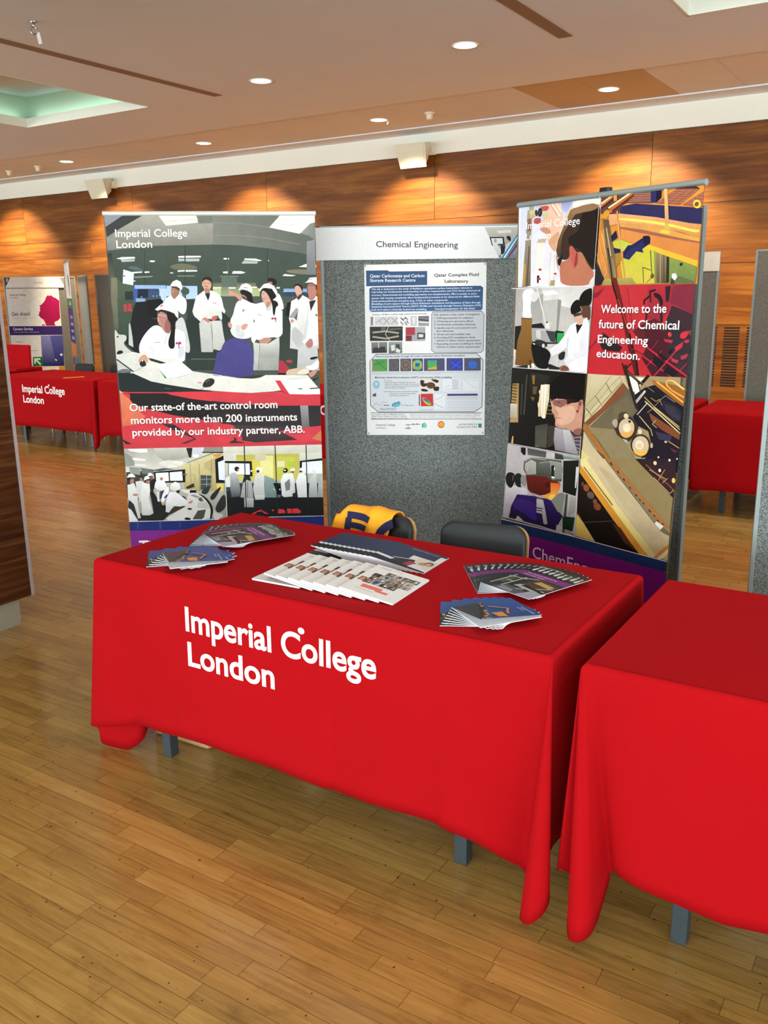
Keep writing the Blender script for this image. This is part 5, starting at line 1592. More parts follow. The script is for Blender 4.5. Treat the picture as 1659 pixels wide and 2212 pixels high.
S 38206c 81,1374 176,1403 347,1385 380,1320 291,1268 109,1283 43,1310
S 301c78 219,1305 351,1303 376,1247 323,1225 229,1256
S 14101c 5,1234 109,1266 80,1191 -2,1186
P b0a8a8 118,1234 199,1199 88,1193
V b0aeb0 98969a 353,1436 435,1440 470,1337 497,1239 475,1223 449,1229 426,1312 358,1310
L 1a1820 8 356,1354 439,1359
L 1a1820 7 365,1333 425,1337
L e0e0e0 3 391,1437 456,1324
V 1a1c18 141410 657,1818 834,1850 821,1606 810,1541 663,1551
V 6a6c64 8a8880 531,1452 607,1526 663,1546 693,1530 658,1364 615,1366
V 9a9690 8a8680 749,1530 818,1532 818,1406 737,1353
L 3a4038 26 713,1534 689,1187
V 16301e 102014 674,1340 814,1358 793,1232 679,1234
P a8a4a4 606,1251 679,1250 674,1200 602,1201
P 8c8888 730,1223 785,1235 780,1202 724,1195
P c8c4c0 804,1789 837,1794 813,1609 800,1612
L dcd8d8 5 -85,1187 819,1197
L dedad6 4 846,2049 819,1197
V 1a2c58 14284e -102,1156 728,1188 1767,1208 1767,1122 732,1096 -99,1037
V 6c0e6a 4c1478 -100,1065 732,1096 1767,1122 1815,522 -70,200
V 1a1c5a 14184a -74,217 1805,650 1815,522 -70,200
L d8d4d8 6 -102,1157 727,1189 1767,1208
L dcd8d6 4 901,3270 871,2563
L dcd8d6 4 926,3904 896,3198
T f6f4f0 .006 104,3716 711,3718 59 |Imperial College
T f6f4f0 .006 99,3627 392,3628 57 |London
T 501018 .015 989,3033 1611,3044 65 |Welcome to the
T 501018 .015 974,2920 1731,2928 66 |future of Chemical
T 501018 .015 970,2806 1461,2810 64 |Engineering
T 501018 .015 965,2693 1393,2695 64 |education.
T f6f2f0 .015 985,3037 1607,3048 65 |Welcome to the
T f6f2f0 .015 969,2923 1727,2931 66 |future of Chemical
T f6f2f0 .015 965,2809 1457,2814 64 |Engineering
T f6f2f0 .015 960,2698 1390,2698 64 |education.
T dcc4d8 .0 326,889 977,899 112 |ChemEng
'''
ART_POSTER = '''
P f2f3f4 1150,8695 4145,8715 4155,4462 1157,4494
P 2b517e 1196,8558 1714,8558 1774,8528 2694,8531 2694,8195 1195,8184
V 27507e 3a6496 1270,8125 1331,8159 4009,8164 4070,8119 4062,7618 4017,7574 1322,7568 1262,7622
L 9fb4cc 12 1246,7593 1291,7568 4017,7571 4071,7612
P c9cdd4 2830,7550 4048,7552 4104,7469 4098,6598 4031,6544 2877,6551 2800,6613 2800,7484
L 3c4048 12 2830,7550 4048,7552 4104,7469 4098,6598 4031,6544 2877,6551 2800,6613 2800,7484 2830,7550
P dadfe6 1413,6532 3939,6523 4095,6354 4081,5181 3896,5058 1455,5079 1254,5244 1256,6357
L 3c4656 15 1413,6532 3939,6523 4095,6354 4081,5181 3896,5058 1455,5079 1254,5244 1256,6357 1413,6532
P c8c8ca 1274,7449 1366,7454 1362,7233 1271,7234
P 5a5a5c 1311,7449 1341,7449 1332,7239 1307,7240
P d8d8da 1396,7448 1961,7450 1974,7226 1393,7233
L b0b0b2 24 1409,7292 1610,7424
L b0b0b2 24 1487,7381 1562,7276
L a8a8aa 24 1610,7424 1761,7258
L a8a8aa 24 1762,7423 1608,7260
L a8a8aa 24 1808,7422 1960,7271
L a8a8aa 24 1961,7420 1807,7273
P e8e8ea 2007,7449 2236,7453 2234,7223 2005,7225
L 202022 18 2037,7419 2113,7344
L 202022 18 2144,7433 2205,7372
L 202022 18 2036,7315 2097,7254
L 202022 18 2143,7313 2189,7238
L 202022 18 2067,7374 2159,7403
L 202022 18 2183,7343 2226,7283
P c8c8ca 2275,7452 2434,7450 2439,7220 2280,7222
P e6e6e8 2312,7416 2403,7430 2387,7251 2342,7251
V 6a6a6c a0a0a2 2471,7450 2739,7455 2739,7211 2476,7208
L 202022 24 2479,7369 2724,7342
L e8e8ea 30 2495,7309 2724,7291
P 1e221e 1264,7210 2084,7206 2082,6857 1265,6858
L b0a890 42 1345,7068 1667,7094 1973,7046
L b0a890 42 1343,6963 1665,6914 1972,6970
L d8d0c0 15 1729,7199 1651,7019 1756,6867
P 5a5e5a 1546,7195 1668,7193 1652,7110 1545,7111
L 707470 24 1759,7138 2035,7150
P a8acb0 2158,7185 2647,7188 2647,6845 2155,6845
P b03440 2158,7179 2390,7182 2389,6996 2156,6992
P 7a2832 2156,6983 2310,6981 2309,6846 2155,6848
P 3a3e46 2448,7055 2647,7038 2641,6902 2447,6889
P d8dcde 2478,7016 2601,7008 2592,6933 2478,6934
V 8a8a88 3c3c3a 1295,6828 1694,6832 1691,6565 1306,6558
P 2a2a28 1354,6691 1632,6718 1661,6566 1322,6570
L d0d0ce 24 1479,6810 1477,6689
V 9aa09c 5a605c 1731,6831 2069,6833 2067,6555 1728,6546
P e0e4e0 1786,6746 1878,6760 1892,6624 1800,6609
P 3a423e 1909,6775 2001,6774 2016,6652 1923,6638
P e0e4e0 1924,6684 2031,6622 2000,6562 1907,6578
V 4a9a4a 5aa050 1313,6411 1696,6413 1692,6107 1308,6105
L 2c6a30 15 1411,6370 1656,6153
L 2c6a30 15 1348,6264 1596,6353
L b07840 24 1343,6386 1352,6126
P 54545e 1730,6412 1992,6415 1990,6103 1726,6106
E 6a5a5c 1858,6264 105,116
E 54545e 1858,6264 68,80
P 54545e 2020,6415 2292,6415 2290,6103 2017,6103
E 8a6a54 2152,6261 117,129
E 54545e 2152,6261 87,92
E 7a6a4c 2152,6261 56,61
P 44445e 2316,6415 2585,6415 2584,6103 2315,6103
S 6ab84c 2338,6375 2554,6388 2559,6128 2343,6124
S d0b040 2337,6329 2375,6374 2374,6145 2337,6161
S d0b040 2523,6373 2560,6311 2559,6173 2528,6143
S 5ab8c8 2415,6359 2523,6357 2492,6297 2430,6297
P 3a4ab0 2399,6298 2507,6297 2491,6214 2393,6221
P 4a4c6e 2609,6414 3130,6414 3132,6102 2609,6102
P 4cae50 2702,6364 2930,6368 2937,6138 2708,6138
S 3a8ad0 2739,6370 2908,6368 2831,6277
P d8a838 2708,6163 2924,6221 2937,6135 2708,6135
P 44467a 3177,6414 3586,6412 3589,6097 3178,6102
S 2a3eb8 3263,6349 3417,6393 3572,6345 3558,6147 3419,6118 3280,6165
L 5a74d0 12 3294,6303 3542,6177
L 5a74d0 12 3326,6165 3525,6346
P 50526a 3620,6412 4033,6410 4037,6095 3623,6097
S 2e6ad0 3711,6298 3818,6342 3942,6310 3938,6157 3759,6138
E 8cc4d4 1409,5777 87,105
E dadfe6 1409,5790 31,37
P e4e0d8 2506,5904 3012,5904 3012,5579 2515,5579
S 2e1c18 2515,5897 2646,5850 2583,5789 2739,5802 2645,5695 2521,5727
S 2e1c18 2770,5901 3002,5876 2956,5784 2832,5848
S 5a3a1c 2661,5803 2832,5832 2925,5723 2801,5647 2692,5679
S 2e1c18 2832,5693 3003,5722 2988,5592 2863,5600
S 2e1c18 2527,5665 2676,5648 2739,5586 2552,5585
P e8ecf2 3080,5897 3529,5895 3532,5592 3081,5597
L b0b4bc 9 3112,5628 3516,5639
L b8a0a0 9 3143,5689 3267,5734
P d0d4da 3322,5888 3483,5886 3485,5639 3323,5641
P e8ecf2 3591,5894 3994,5890 3998,5581 3594,5585
L c0c4cc 9 3622,5854 3950,5649
L c0c4cc 9 3622,5869 3963,5850
P c83434 2527,5529 2838,5532 2848,5220 2532,5214
S e0c040 2545,5448 2676,5415 2832,5226 2645,5260
S 4aa860 2552,5442 2707,5384 2832,5258 2676,5291
S 3a6ac0 2567,5432 2676,5400 2754,5321 2629,5353
P 404048 2483,5511 2508,5511 2507,5230 2482,5230
P e8ecf0 2879,5525 3150,5522 3151,5135 2879,5138
L a0a4ac 9 2895,5382 3019,5411 3112,5504
L 60646c 9 2848,5289 3114,5161
P 3a3c72 3199,5521 3968,5519 3968,5469 3200,5472
P cfd3dc 3200,5472 3968,5466 3970,5370 3200,5378
L b8bcc6 9 3222,5316 3955,5307
L b8bcc6 9 3222,5253 3956,5245
L b8bcc6 9 3223,5191 3957,5182
L b8bcc6 9 3223,5134 3957,5126
S 6ab8cc 1770,5238 1833,5316 1927,5330 1990,5361 2027,5298 1989,5220 1863,5190
E 2a3a44 1817,5253 16,16
E 2a3a44 1880,5293 16,16
E 2a3a44 1958,5314 16,16
L 303034 16 1589,5250 1723,5248
L a0a4ac 13 1316,5228 1396,5321 1488,5241 1568,5334 1677,5317
P 50545c 1305,5524 1399,5570 1398,5476 1320,5477
L 3a3c40 13 1260,5062 4084,5031
L 3a3c40 13 1258,4898 4086,4874
P 2e8a88 3993,4755 4081,4757 4083,4653 3995,4654
P 5aa870 4000,4710 4076,4710 4076,4697 4000,4698
S d83a30 2958,4722 2974,4801 3046,4841 3121,4799 3140,4720 3090,4651 3006,4652
S f0c030 2977,4722 2990,4785 3046,4816 3109,4783 3122,4720 3078,4670 3021,4671
L d83a30 6 3046,4670 2996,4778
L d83a30 6 3046,4670 3046,4809
L d83a30 6 3046,4670 3099,4777
S 8acab0 2550,4726 2613,4820 2682,4757 2682,4662 2556,4657
S 3aa890 2556,4758 2597,4795 2594,4694 2563,4679
L 303030 13 2141,4668 2267,4660
L 303030 13 2142,4747 2519,4758
L 303030 13 2205,4730 2220,4698
L 303030 13 2330,4786 2346,4735
L 303030 13 2425,4785 2440,4743
T e8eef4 .018 1290,8394 2627,8386 76 |Qatar Carbonates and Carbon
T e8eef4 .018 1288,8289 2407,8283 76 |Storage Research Centre
T 1c1e22 .022 2866,8391 3960,8398 76 |Qatar Complex Fluid
T 1c1e22 .022 3123,8248 3706,8241 76 |Laboratory
T e4ecf4 .018 1324,8094 3807,8099 41 |This lab is dedicated to the study of fluid/pore space/pore surface interactions relevant to
T e4ecf4 .018 1323,8027 3995,8032 41 |improving our fundamental understanding of carbon sequestration and CO2 driven enhanced oil
T e4ecf4 .018 1322,7953 3909,7959 41 |recovery. Experimental and modelling approaches are complementary. Micro-models or pore
T e4ecf4 .018 1321,7879 3982,7891 41 |spaces with varying complexity allow fundamental processes to be observed for different fluids
T e4ecf4 .018 1320,7808 3210,7812 41 |(hydrocarbons/brines) and gases (e.g., CO2) or other compounds.
T e4ecf4 .018 1318,7740 4008,7746 41 |Modelling of pore spaces through Lattice Boltzmann simulations and Equations of State through
T e4ecf4 .018 1317,7672 4021,7677 41 |Statistical Associated Fluid Theory (SAFT) VR-Mie and viscosity through Vesovic-Wakeham (VW)
T e4ecf4 .018 1316,7601 2684,7599 42 |both hard sphere molecular bottom-up modelling.
T e4ecf4 .018 2891,7599 3877,7605 42 |Principal Investigator: Dr Edo Boek
T 1c1e26 .016 1336,7487 2702,7495 33 |Ambient / HP Micro-models, image analysis and HP rheometer
T 20242e .016 2867,7463 3997,7461 42 |Key question areas under investigation
T 20242e .016 2867,7382 3837,7377 42 |1. Defining properties for imbibition
T 20242e .016 2867,7302 3838,7296 42 |2. Obtaining pore geometry effects
T 20242e .016 2867,7224 3894,7215 42 |3. Fundamental wettability influences
T 20242e .016 2867,7140 3931,7136 42 |4. Identify areas for pore-network work
T 20242e .016 2923,7064 3357,7062 42 |flow refinement
T 20242e .016 2868,6984 3771,6979 42 |5. LB derived new/modified rules
T 20242e .016 2868,6905 3891,6899 42 |6. Providing EOS modelling for fluids
T 20242e .016 2923,6835 4018,6825 42 |relevant to Qatari carbon sequestration
T 20242e .016 2868,6751 4047,6746 42 |7. Expanding viscosity modelling for fluids
T 20242e .016 2923,6678 4017,6668 42 |relevant to Qatari carbon sequestration
T 1c1e26 .018 1419,6456 3651,6457 43 |Flow in porous media through 3D multi-component lattice Boltzmann simulation.
T 1c1e26 .018 1374,5935 3312,5916 43 |Molecular based thermodynamic (SAFT) and viscosity (VW) modelling
T 2a2c34 .0 1596,5862 1807,5859 28 |VW method
T 34383e .008 1596,5815 2397,5812 28 |mixing rules based on Enskog-Thorne theory
T 34383e .008 1620,5769 2490,5765 28 |requires knowledge of the viscosity of pure species
T 34383e .008 1619,5722 2490,5719 28 |does not require fitting any interaction parameters
T 34383e .008 1619,5676 2148,5673 28 |self-consistent and validated
T 34383e .008 1593,5583 2459,5579 28 |SAFT-VR gives for water, and derivative properties
T 34383e .008 1742,5532 2396,5530 28 |heat capacity, isothermal compressibility
T 34383e .008 1741,5482 2240,5479 28 |Joule-Thomson coefficient etc.
T 34383e .008 1487,5163 1910,5158 28 |chain molecules are
T 34383e .008 1487,5125 1894,5121 28 |modelled by hard spheres
T 34383e .008 2036,5232 2348,5229 25 |SAFT-VR Mie potential
T 34383e .008 2495,5105 2848,5107 25 |Initial SAFT-VW results
T 30343c .006 1272,4999 2112,5002 35 |Key academic staff: Profs Maitland, Jackson,
T 30343c .006 1271,4955 2174,4954 35 |Galindo, Vesovic, Adjiman, Drs Boek, Crawshaw,
T 30343c .006 1270,4908 2206,4904 35 |Haslam, Trusler and 7 researchers and technicians
T 60646c .0 2253,5004 4022,4994 28 |Key papers: pore network modelling and viscosity of dense fluid mixtures, Journal of Physical Chemistry
T 60646c .0 2253,4963 4038,4953 28 |studies on experimental investigation of saturation changes and relative permeability in carbonates
T 60646c .0 2253,4922 3929,4910 28 |a comparative study of fluid flow and lattice models, Transport in Porous Media
T 70747c .0 1289,6075 3992,6056 21 |Two phase fluid displacement in porous rock samples at increasing pressure shown for the drainage and imbibition cycles with simulated flow fields
T 70747c .0 1288,6035 3048,6024 22 |followed by simulated contact angle measurements on the same structures and saturations
T 3a4250 .012 1387,4730 1878,4724 47 |Imperial College
T 70747c .012 1386,4657 1632,4654 44 |London
T 3a4a50 .008 3492,4716 3969,4720 44 |QATAR SCIENCE &
T 3a4a50 .008 3439,4647 3963,4651 44 |TECHNOLOGY PARK
T 404448 .0 2141,4636 2273,4634 38 |Qatar
'''
ART_HEADER = '''
P f0f2f4 -20,9573 5000,9550 5019,8805 -13,8818
V c8c6be 8a8a84 4079,9533 5000,9533 5019,8805 4449,8807
P e4e4dc 4378,9444 4705,9468 4736,9397 4409,9387
P 1a1e24 4201,9304 4544,9305 4578,9113 4264,9103
P dde4ea 4238,9275 4515,9277 4533,9142 4279,9131
V e8e8e8 c8cacc 4279,9131 4383,9158 4491,8985 4478,8899 4418,8856
S c09a88 4307,9245 4366,9273 4382,9187 4338,9159
S d8d8da 4563,9099 4740,9211 4833,9067 4628,8839 4464,8827
S c89c88 4589,9285 4663,9326 4710,9211 4651,9169
S 1e1a1a 4589,9313 4708,9331 4725,9211 4681,9198
P 20242a 4473,9114 4593,9098 4567,8897 4493,8898
V 5a5874 8a88a0 5001,9493 5019,8805 4569,8811 4858,9267
P f0f4f6 4999,9578 5002,9464 4584,8811 4479,8812
L 2a9ad0 45 5029,9572 4515,8812
L 8a88b0 17 4862,9095 4748,8838
L c8c8d8 14 4978,9237 4807,8894
L 38344c 23 4920,9180 4659,8824
T 4a4e54 .012 1451,9107 3443,9067 146 |Chemical Engineering
'''
ART_CAREERS = '''
P f4f2ec -2,3752 1669,3760 1638,3456 3,3457
P 3a3a3c -3,3739 147,3739 6,3488
P c8b0a8 32,3714 95,3719 70,3613 25,3613
P 8a8c88 1532,3738 1672,3743 1651,3529
T 8a8a8a .0 790,3565 1038,3569 77 |Careers
P f2efe8 -4,3437 1482,3447 1439,1052 -20,1150
P 3a2a5a -20,3760 -20,3760 -20,3760
V b81c5c a81c4c 1010,3040 1070,3118 1100,3195 1164,3254 1186,3215 1248,3245 1303,3187 1367,3165 1467,3085 1448,2584 1368,2512 1277,2483 1266,2430 1292,2369 1020,2377 1003,2465 959,2553 885,2605 822,2700 862,2731 850,2773 895,2803 881,2861 908,2899 879,2947 937,2977
S b81c5c 862,2385 946,2427 1020,2380
P 3f2c6c -19,2398 1469,2355 1465,2099 -20,2146
V 8a8cc0 242060 833,2102 1464,2088 1432,1194 794,1226
V 5a5ca0 2a2668 1097,2092 1464,2088 1432,1194 1184,1365
S d0d0e0 1163,1420 1241,1389 1237,1349 1171,1366
S e8e8f0 1311,1547 1422,1568 1385,1462
P e8e6e2 -13,2135 827,2102 790,1232 -20,1277
P e0a030 544,1236 1439,1182 1434,1052 543,1108
P f0eee8 687,1217 1275,1187 1263,1063 701,1098
P 1e7a3c 546,1502 822,1492 800,1231 526,1242
L f0f0ec 48 734,1283 605,1437
L f0f0ec 48 587,1319 600,1446
L f0f0ec 48 594,1441 736,1433
T 5a5a62 .01 92,3239 542,3238 56 |Imperial College
T 9a9aa2 .01 92,3170 312,3170 51 |London
T 4a4a58 .012 89,2685 585,2680 113 |Get ahead
T b0b0b0 .0 85,2608 779,2597 36 |Career planning and support for students
T f0eef4 .02 75,2282 627,2267 78 |Careers Service
T b8b0d0 .0 79,2209 802,2187 47 |www.imperial.ac.uk/careers
T 6a6a70 .0 100,1936 293,1933 42 |Advice
T 6a6a70 .0 175,1802 537,1790 42 |Applications
T 6a6a70 .0 163,1685 707,1663 42 |Internships and vacancies
'''
# ---------------------------------------------------------------- artwork: flat coloured shapes printed on one sheet
PRINT_GAIN = 0.95
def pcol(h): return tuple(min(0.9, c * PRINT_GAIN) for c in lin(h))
def chaikin(P, n=2):
    for _ in range(n):
        Q = []
        for i in range(len(P)):
            a, b = P[i], P[(i + 1) % len(P)]
            Q += [(a[0] * .75 + b[0] * .25, a[1] * .75 + b[1] * .25), (a[0] * .25 + b[0] * .75, a[1] * .25 + b[1] * .75)]
        P = Q
    return P
def art_shapes(data, scale):
    out = []
    def pts(tk): return [tuple(float(q) * scale for q in t.split(',')) for t in tk]
    for ln in data.strip().split('\n'):
        k = ln.split(); c = k[0]
        if c == 'P': P = pts(k[2:]); out.append((P, [list(range(len(P)))], pcol(k[1])))
        elif c == 'S': P = chaikin(pts(k[2:])); out.append((P, [list(range(len(P)))], pcol(k[1])))
        elif c in 'VH':
            P = pts(k[3:]); a, b = pcol(k[1]), pcol(k[2]); ax = 1 if c == 'V' else 0
            lo = min(p[ax] for p in P); hi = max(p[ax] for p in P)
            cs = []
            for p in P:
                t = (p[ax] - lo) / max(hi - lo, 1e-9)
                if c == 'V': t = 1 - t
                cs.append(tuple(x + (y - x) * t for x, y in zip(a, b)))
            out.append((P, [list(range(len(P)))], cs))
        elif c == 'L':
            w = float(k[2]) * scale / 2; P = pts(k[3:]); V = []; F = []
            for i in range(len(P) - 1):
                a, b = Vector(P[i]), Vector(P[i + 1]); d = b - a
                if d.length < 1e-9: continue
                d.normalize(); n = Vector((-d.y, d.x)) * w; e = d * w * 0.6; j = len(V)
                V += [tuple(a - n - e), tuple(b - n + e), tuple(b + n + e), tuple(a + n - e)]; F.append([j, j + 1, j + 2, j + 3])
            out.append((V, F, pcol(k[1])))
        elif c == 'E':
            (x, y), (rx, ry) = pts(k[2:4])
            out.append(([(x + rx * math.cos(i * PI / 8), y + ry * math.sin(i * PI / 8)) for i in range(16)], [list(range(16))], pcol(k[1])))
        elif c == 'T':
            (x, y), (x2, y2) = pts(k[3:5]); cap = float(k[5]) * scale; body = ln.split('|', 1)[1]
            L = math.hypot(x2 - x, y2 - y); V, F = text_fit(body, 0, 0, L, cap, float(k[2]))
            ux, uy = (x2 - x) / L, (y2 - y) / L
            # the base line may rise across the sheet, letters stay upright
            out.append(([(x + px * ux, y + px * uy + py) for px, py in V], F, pcol(k[1])))
    return out
def art_into(m, shapes, base_y, step=0.00016, sign=-1, lift=0.0):
    """adds shapes in the local XZ plane; each lies on top of those it overlaps"""
    boxes = []
    for V, F, col in shapes:
        if not V: continue
        x0 = min(p[0] for p in V); x1 = max(p[0] for p in V); y0 = min(p[1] for p in V); y1 = max(p[1] for p in V)
        lay = 1
        for (a, b, c, d, l) in boxes:
            if a < x1 and b > x0 and c < y1 and d > y0 and l >= lay: lay = l + 1
        boxes.append((x0, x1, y0, y1, lay))
        y = base_y + sign * step * lay
        vs = [(p[0], y, p[1]) for p in V]
        for f in F:
            area = sum(V[f[i]][0] * V[f[(i + 1) % len(f)]][1] - V[f[(i + 1) % len(f)]][0] * V[f[i]][1] for i in range(len(f)))
            ff = f if (area > 0) == (sign < 0) else f[::-1]
            c = [col[i] for i in ff] if isinstance(col, list) else col
            m.add([vs[i] for i in ff], [list(range(len(ff)))], 0, c)

# ---------------------------------------------------------------- roll-up banners
def rollup(A, ang, W, top, data, scale, label, rail_mat, rail_r, clip=False, name='roll_up_banner', group=None, bands=None, base='c8c8c8', lean=0.0):
    t = thing(name, label, 'banner', (A[0], A[1], 0), ang, group)
    m = MB(); m.box((0, -0.0004, 0.085), (W, 0.0004, top - 0.012), 0, pcol(base))
    m.v = [(x - lean * (top - z), y, z) for x, y, z in m.v]
    art_into(m, art_shapes(data, scale) if data else bands, -0.0004, step=0.00012)
    m.build('printed_sheet', PRINT, t)
    m = MB(); m.tube([(-0.004, 0.002, top - 0.012), (W + 0.004, 0.002, top - 0.012)], rail_r, 12); m.build('top_rail', rail_mat, t)
    o = -lean * top; m = MB(); m.box((o - 0.01, -0.055, 0.012), (W + o + 0.01, 0.055, 0.09)); m.build('base_cassette', ALU, t, bevel=0.012)
    for x in (0.14, W - 0.14):
        m = MB(); m.box((x + o - 0.025, -0.16, 0), (x + o + 0.025, 0.16, 0.012)); m.build('foot', ALU, t, bevel=0.003)
    m = MB(); m.tube([(W / 2 + o, 0.025, 0.08), (W / 2, 0.025, top - 0.02)], 0.008, 10); m.build('pole', ALU, t)
    if clip:
        m = MB(); m.box((W / 2 - 0.022, 0.008, top - 0.02), (W / 2 + 0.022, 0.035, top + 0.016)); m.build('pole_clip', BLACKM, t, bevel=0.003)
    return t
rollup((-3.216, 2.790), math.atan2(.652, .758), 0.9265, 1.970, ART_CONTROL_ROOM, 0.0005, 'roll-up banner with a control room photo of people in white coats and hard hats', SILVER_RAIL, 0.0105, base='4a524c')
PRINT_GAIN = 1.08  # print lightened to offset the weaker light falling on this banner
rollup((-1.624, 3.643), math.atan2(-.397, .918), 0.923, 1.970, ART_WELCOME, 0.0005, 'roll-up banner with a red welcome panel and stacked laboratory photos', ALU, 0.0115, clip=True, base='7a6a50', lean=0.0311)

PRINT_GAIN = 0.86
# poster pinned to the felt board, and the header sign of the board
pr = thing('poster', 'large white research poster with blue heading pinned on the grey felt board', 'poster', (BA.x, BA.y, 0), math.atan2(BDIR.y, BDIR.x))
m = MB(); art_into(m, art_shapes(ART_POSTER, 0.0002), -0.0098, step=0.00009); m.build('printed_sheet', PAPER, pr)
for u, z in ((0.236, 1.733), (0.822, 1.737), (0.24, 0.908), (0.821, 0.904)):
    m = MB(); m.lathe([(0.004, 0), (0.004, 0.003), (0.001, 0.004)], 10, (0, 0, 0), 0, Matrix.Translation((u, -0.0105, z)) @ Matrix.Rotation(PI / 2, 4, 'X')); m.build('pin', SILVER, pr)
hd = MB(); hd.box((-0.004, -0.0165, 1.762), (1.0, -0.0155, 1.912), 0, pcol('f0f2f4'))
art_into(hd, art_shapes(ART_HEADER, 0.0002), -0.0165, step=0.00012)
ho = hd.build('header_sign', PAPER, nb); ho.location = (-0.016, 0, 0); ho['label'] = 'white header sign with grey lettering'

# ---------------------------------------------------------------- booklets
def sh(c, *P, smooth=False):
    P = list(P); P = chaikin(P) if smooth else P
    return (P, [list(range(len(P)))], pcol(c))
def ln(c, w, *P): return art_shapes('L %s %f ' % (c, w) + ' '.join('%f,%f' % p for p in P), 1.0)[0]
def tx(c, body, u, v, wd, cap, bold=0.01):
    V, F = text_fit(body, u, v, wd, cap, bold); return (V, F, pcol(c))
def cover_purple(W, H):
    r = random.Random(3); S = [sh('26282a', (0, 0), (W, 0), (W, H), (0, H))]
    q = lambda a, b: (a * W, b * H)
    S += [sh('1a1c1e', q(0, .72), q(1, .72), q(1, 1), q(0, 1)), sh('3a4634', q(.3, .8), q(1, .74), q(1, .9), q(.5, .95))]
    for i in range(9):
        x = .06 + i * .105; y = .75 + .05 * r.random()
        S += [sh('d8dcde', q(x, y), q(x + .07, y - .02), q(x + .06, y + .1), q(x + .02, y + .1), smooth=True), sh('c8a890', q(x + .02, y + .1), q(x + .05, y + .1), q(x + .045, y + .135), q(x + .02, y + .13), smooth=True), sh('e8e8e4', q(x + .01, y + .125), q(x + .055, y + .125), q(x + .03, y + .16))]
    S += [tx('e8e8ea', 'Imperial College', .05 * W, .93 * H, .42 * W, .022 * H, .012), tx('e8e8ea', 'London', .05 * W, .895 * H, .2 * W, .022 * H, .012)]
    S += [sh('7a2a78', q(0, .56), q(1, .56), q(1, .70), q(0, .70)), tx('ecdcf0', 'The Chemical Engineering', .12 * W, .645 * H, .6 * W, .026 * H), tx('ecdcf0', 'Discovery Space', .12 * W, .59 * H, .42 * W, .026 * H)]
    S += [sh('4a3c2a', q(.45, .3), q(.95, .28), q(1, .5), q(.5, .55)), sh('c8a060', q(.55, .42), q(.9, .38), q(.92, .46), q(.6, .5)), sh('b8b4ac', q(.4, .22), q(.85, .18), q(.9, .25), q(.45, .3)),
          sh('56585e', q(.2, 0), q(.8, 0), q(.7, .16), q(.3, .18)), sh('8c8c96', q(.3, .03), q(.6, .02), q(.55, .1), q(.33, .12)), sh('a8a4b4', q(.7, 0), q(1, 0), q(1, .2), q(.8, .22)), sh('4a5a34', q(.1, .2), q(.22, .2), q(.22, .4), q(.12, .42))]
    for a, b in (((.08, .1), (.1, .5)), ((.05, .42), (.35, .46)), ((.28, .12), (.3, .5)), ((.3, .46), (.5, .54)), ((.5, .3), (.95, .26)), ((.16, .3), (.3, .3)), ((.55, .14), (.95, .4))): S.append(ln('b8bab4', .006 * W / .2, q(*a), q(*b)))
    S.append(sh('141414', q(.5, .26), q(.9, .22), q(.9, .27), q(.52, .31)))
    return S
def cover_blue(W, H):
    r = random.Random(5); q = lambda a, b: (a * W, b * H)
    S = [([q(0, 0), q(1, 0), q(1, 1), q(0, 1)], [[0, 1, 2, 3]], [pcol('32508c'), pcol('2c4a88'), pcol('284a92'), pcol('2e5aa0')])]
    S.append(sh('241e18', q(0, 0), q(1, 0), q(1, .16), q(.8, .2), q(.6, .3), q(.45, .3), q(.3, .42), q(.2, .4), q(.1, .5), q(0, .46)))
    for i in range(150):
        x = r.random(); y = .02 + r.random() * (.44 - .3 * x); c = r.choice(['e8c070', 'd89850', 'f4e4b0', '8a6a3c', '6a4a28', 'c8c8c0'])
        a = .015 + .032 * r.random(); S.append(sh(c, q(x, y), q(min(1, x + a), y), q(min(1, x + a), y + a * 1.2), q(x, y + a)))
    S += [sh('e89a40', q(.66, .34), q(.92, .34), q(.92, .42), q(.96, .48), q(.66, .52)), ln('d88a58', .006, q(.28, .5), q(.5, .7)), ln('d88a58', .006, q(.5, .7), q(.72, .58)), sh('d88a58', q(.62, .6), q(.8, .54), q(.8, .58), q(.64, .63))]
    S += [tx('e8eef6', 'Imperial College', .52 * W, .90 * H, .42 * W, .035 * H, .012), tx('e8eef6', 'London', .52 * W, .84 * H, .2 * W, .035 * H, .012)]
    return S
def cover_navy(W, H):
    q = lambda a, b: (a * W, b * H)
    S = [sh('26304e', q(0, 0), q(1, 0), q(1, 1), q(0, 1)), sh('e6e6ea', q(0, .0), q(1, 0), q(1, .16), q(0, .3)), sh('1e1e22', q(0, 0), q(1, 0), q(1, .05), q(0, .22)), sh('2a3450', q(.25, .36), q(1, .36), q(1, .14), q(.25, .26)),
         sh('e4e0da', q(.52, .44), q(1, .44), q(1, .9), q(.9, .9), q(.9, .62), q(.52, .62)), sh('d8d0c4', q(.62, .2), q(1, .12), q(1, .6), q(.66, .6)), sh('2a2224', q(.3, .14), q(.7, .1), q(.66, .4), q(.45, .4)),
         sh('a03838', q(.55, .12), q(.72, .1), q(.72, .3), q(.6, .34)), sh('dcdcde', q(.66, .08), q(.9, .06), q(.88, .22), q(.7, .25)), sh('c88868', q(.72, .3), q(.86, .28), q(.9, .42), q(.78, .46), smooth=True), sh('5a3c2c', q(.82, .36), q(.95, .32), q(.97, .52), q(.84, .54), smooth=True), sh('d49c80', q(.84, .36), q(.93, .34), q(.94, .48), q(.86, .48), smooth=True),
         ln('e4e4ea', .004, q(.3, .3), q(.64, .44)), tx('d8dce8', 'Imperial College London', .36 * W, .9 * H, .5 * W, .03 * H)]
    return S
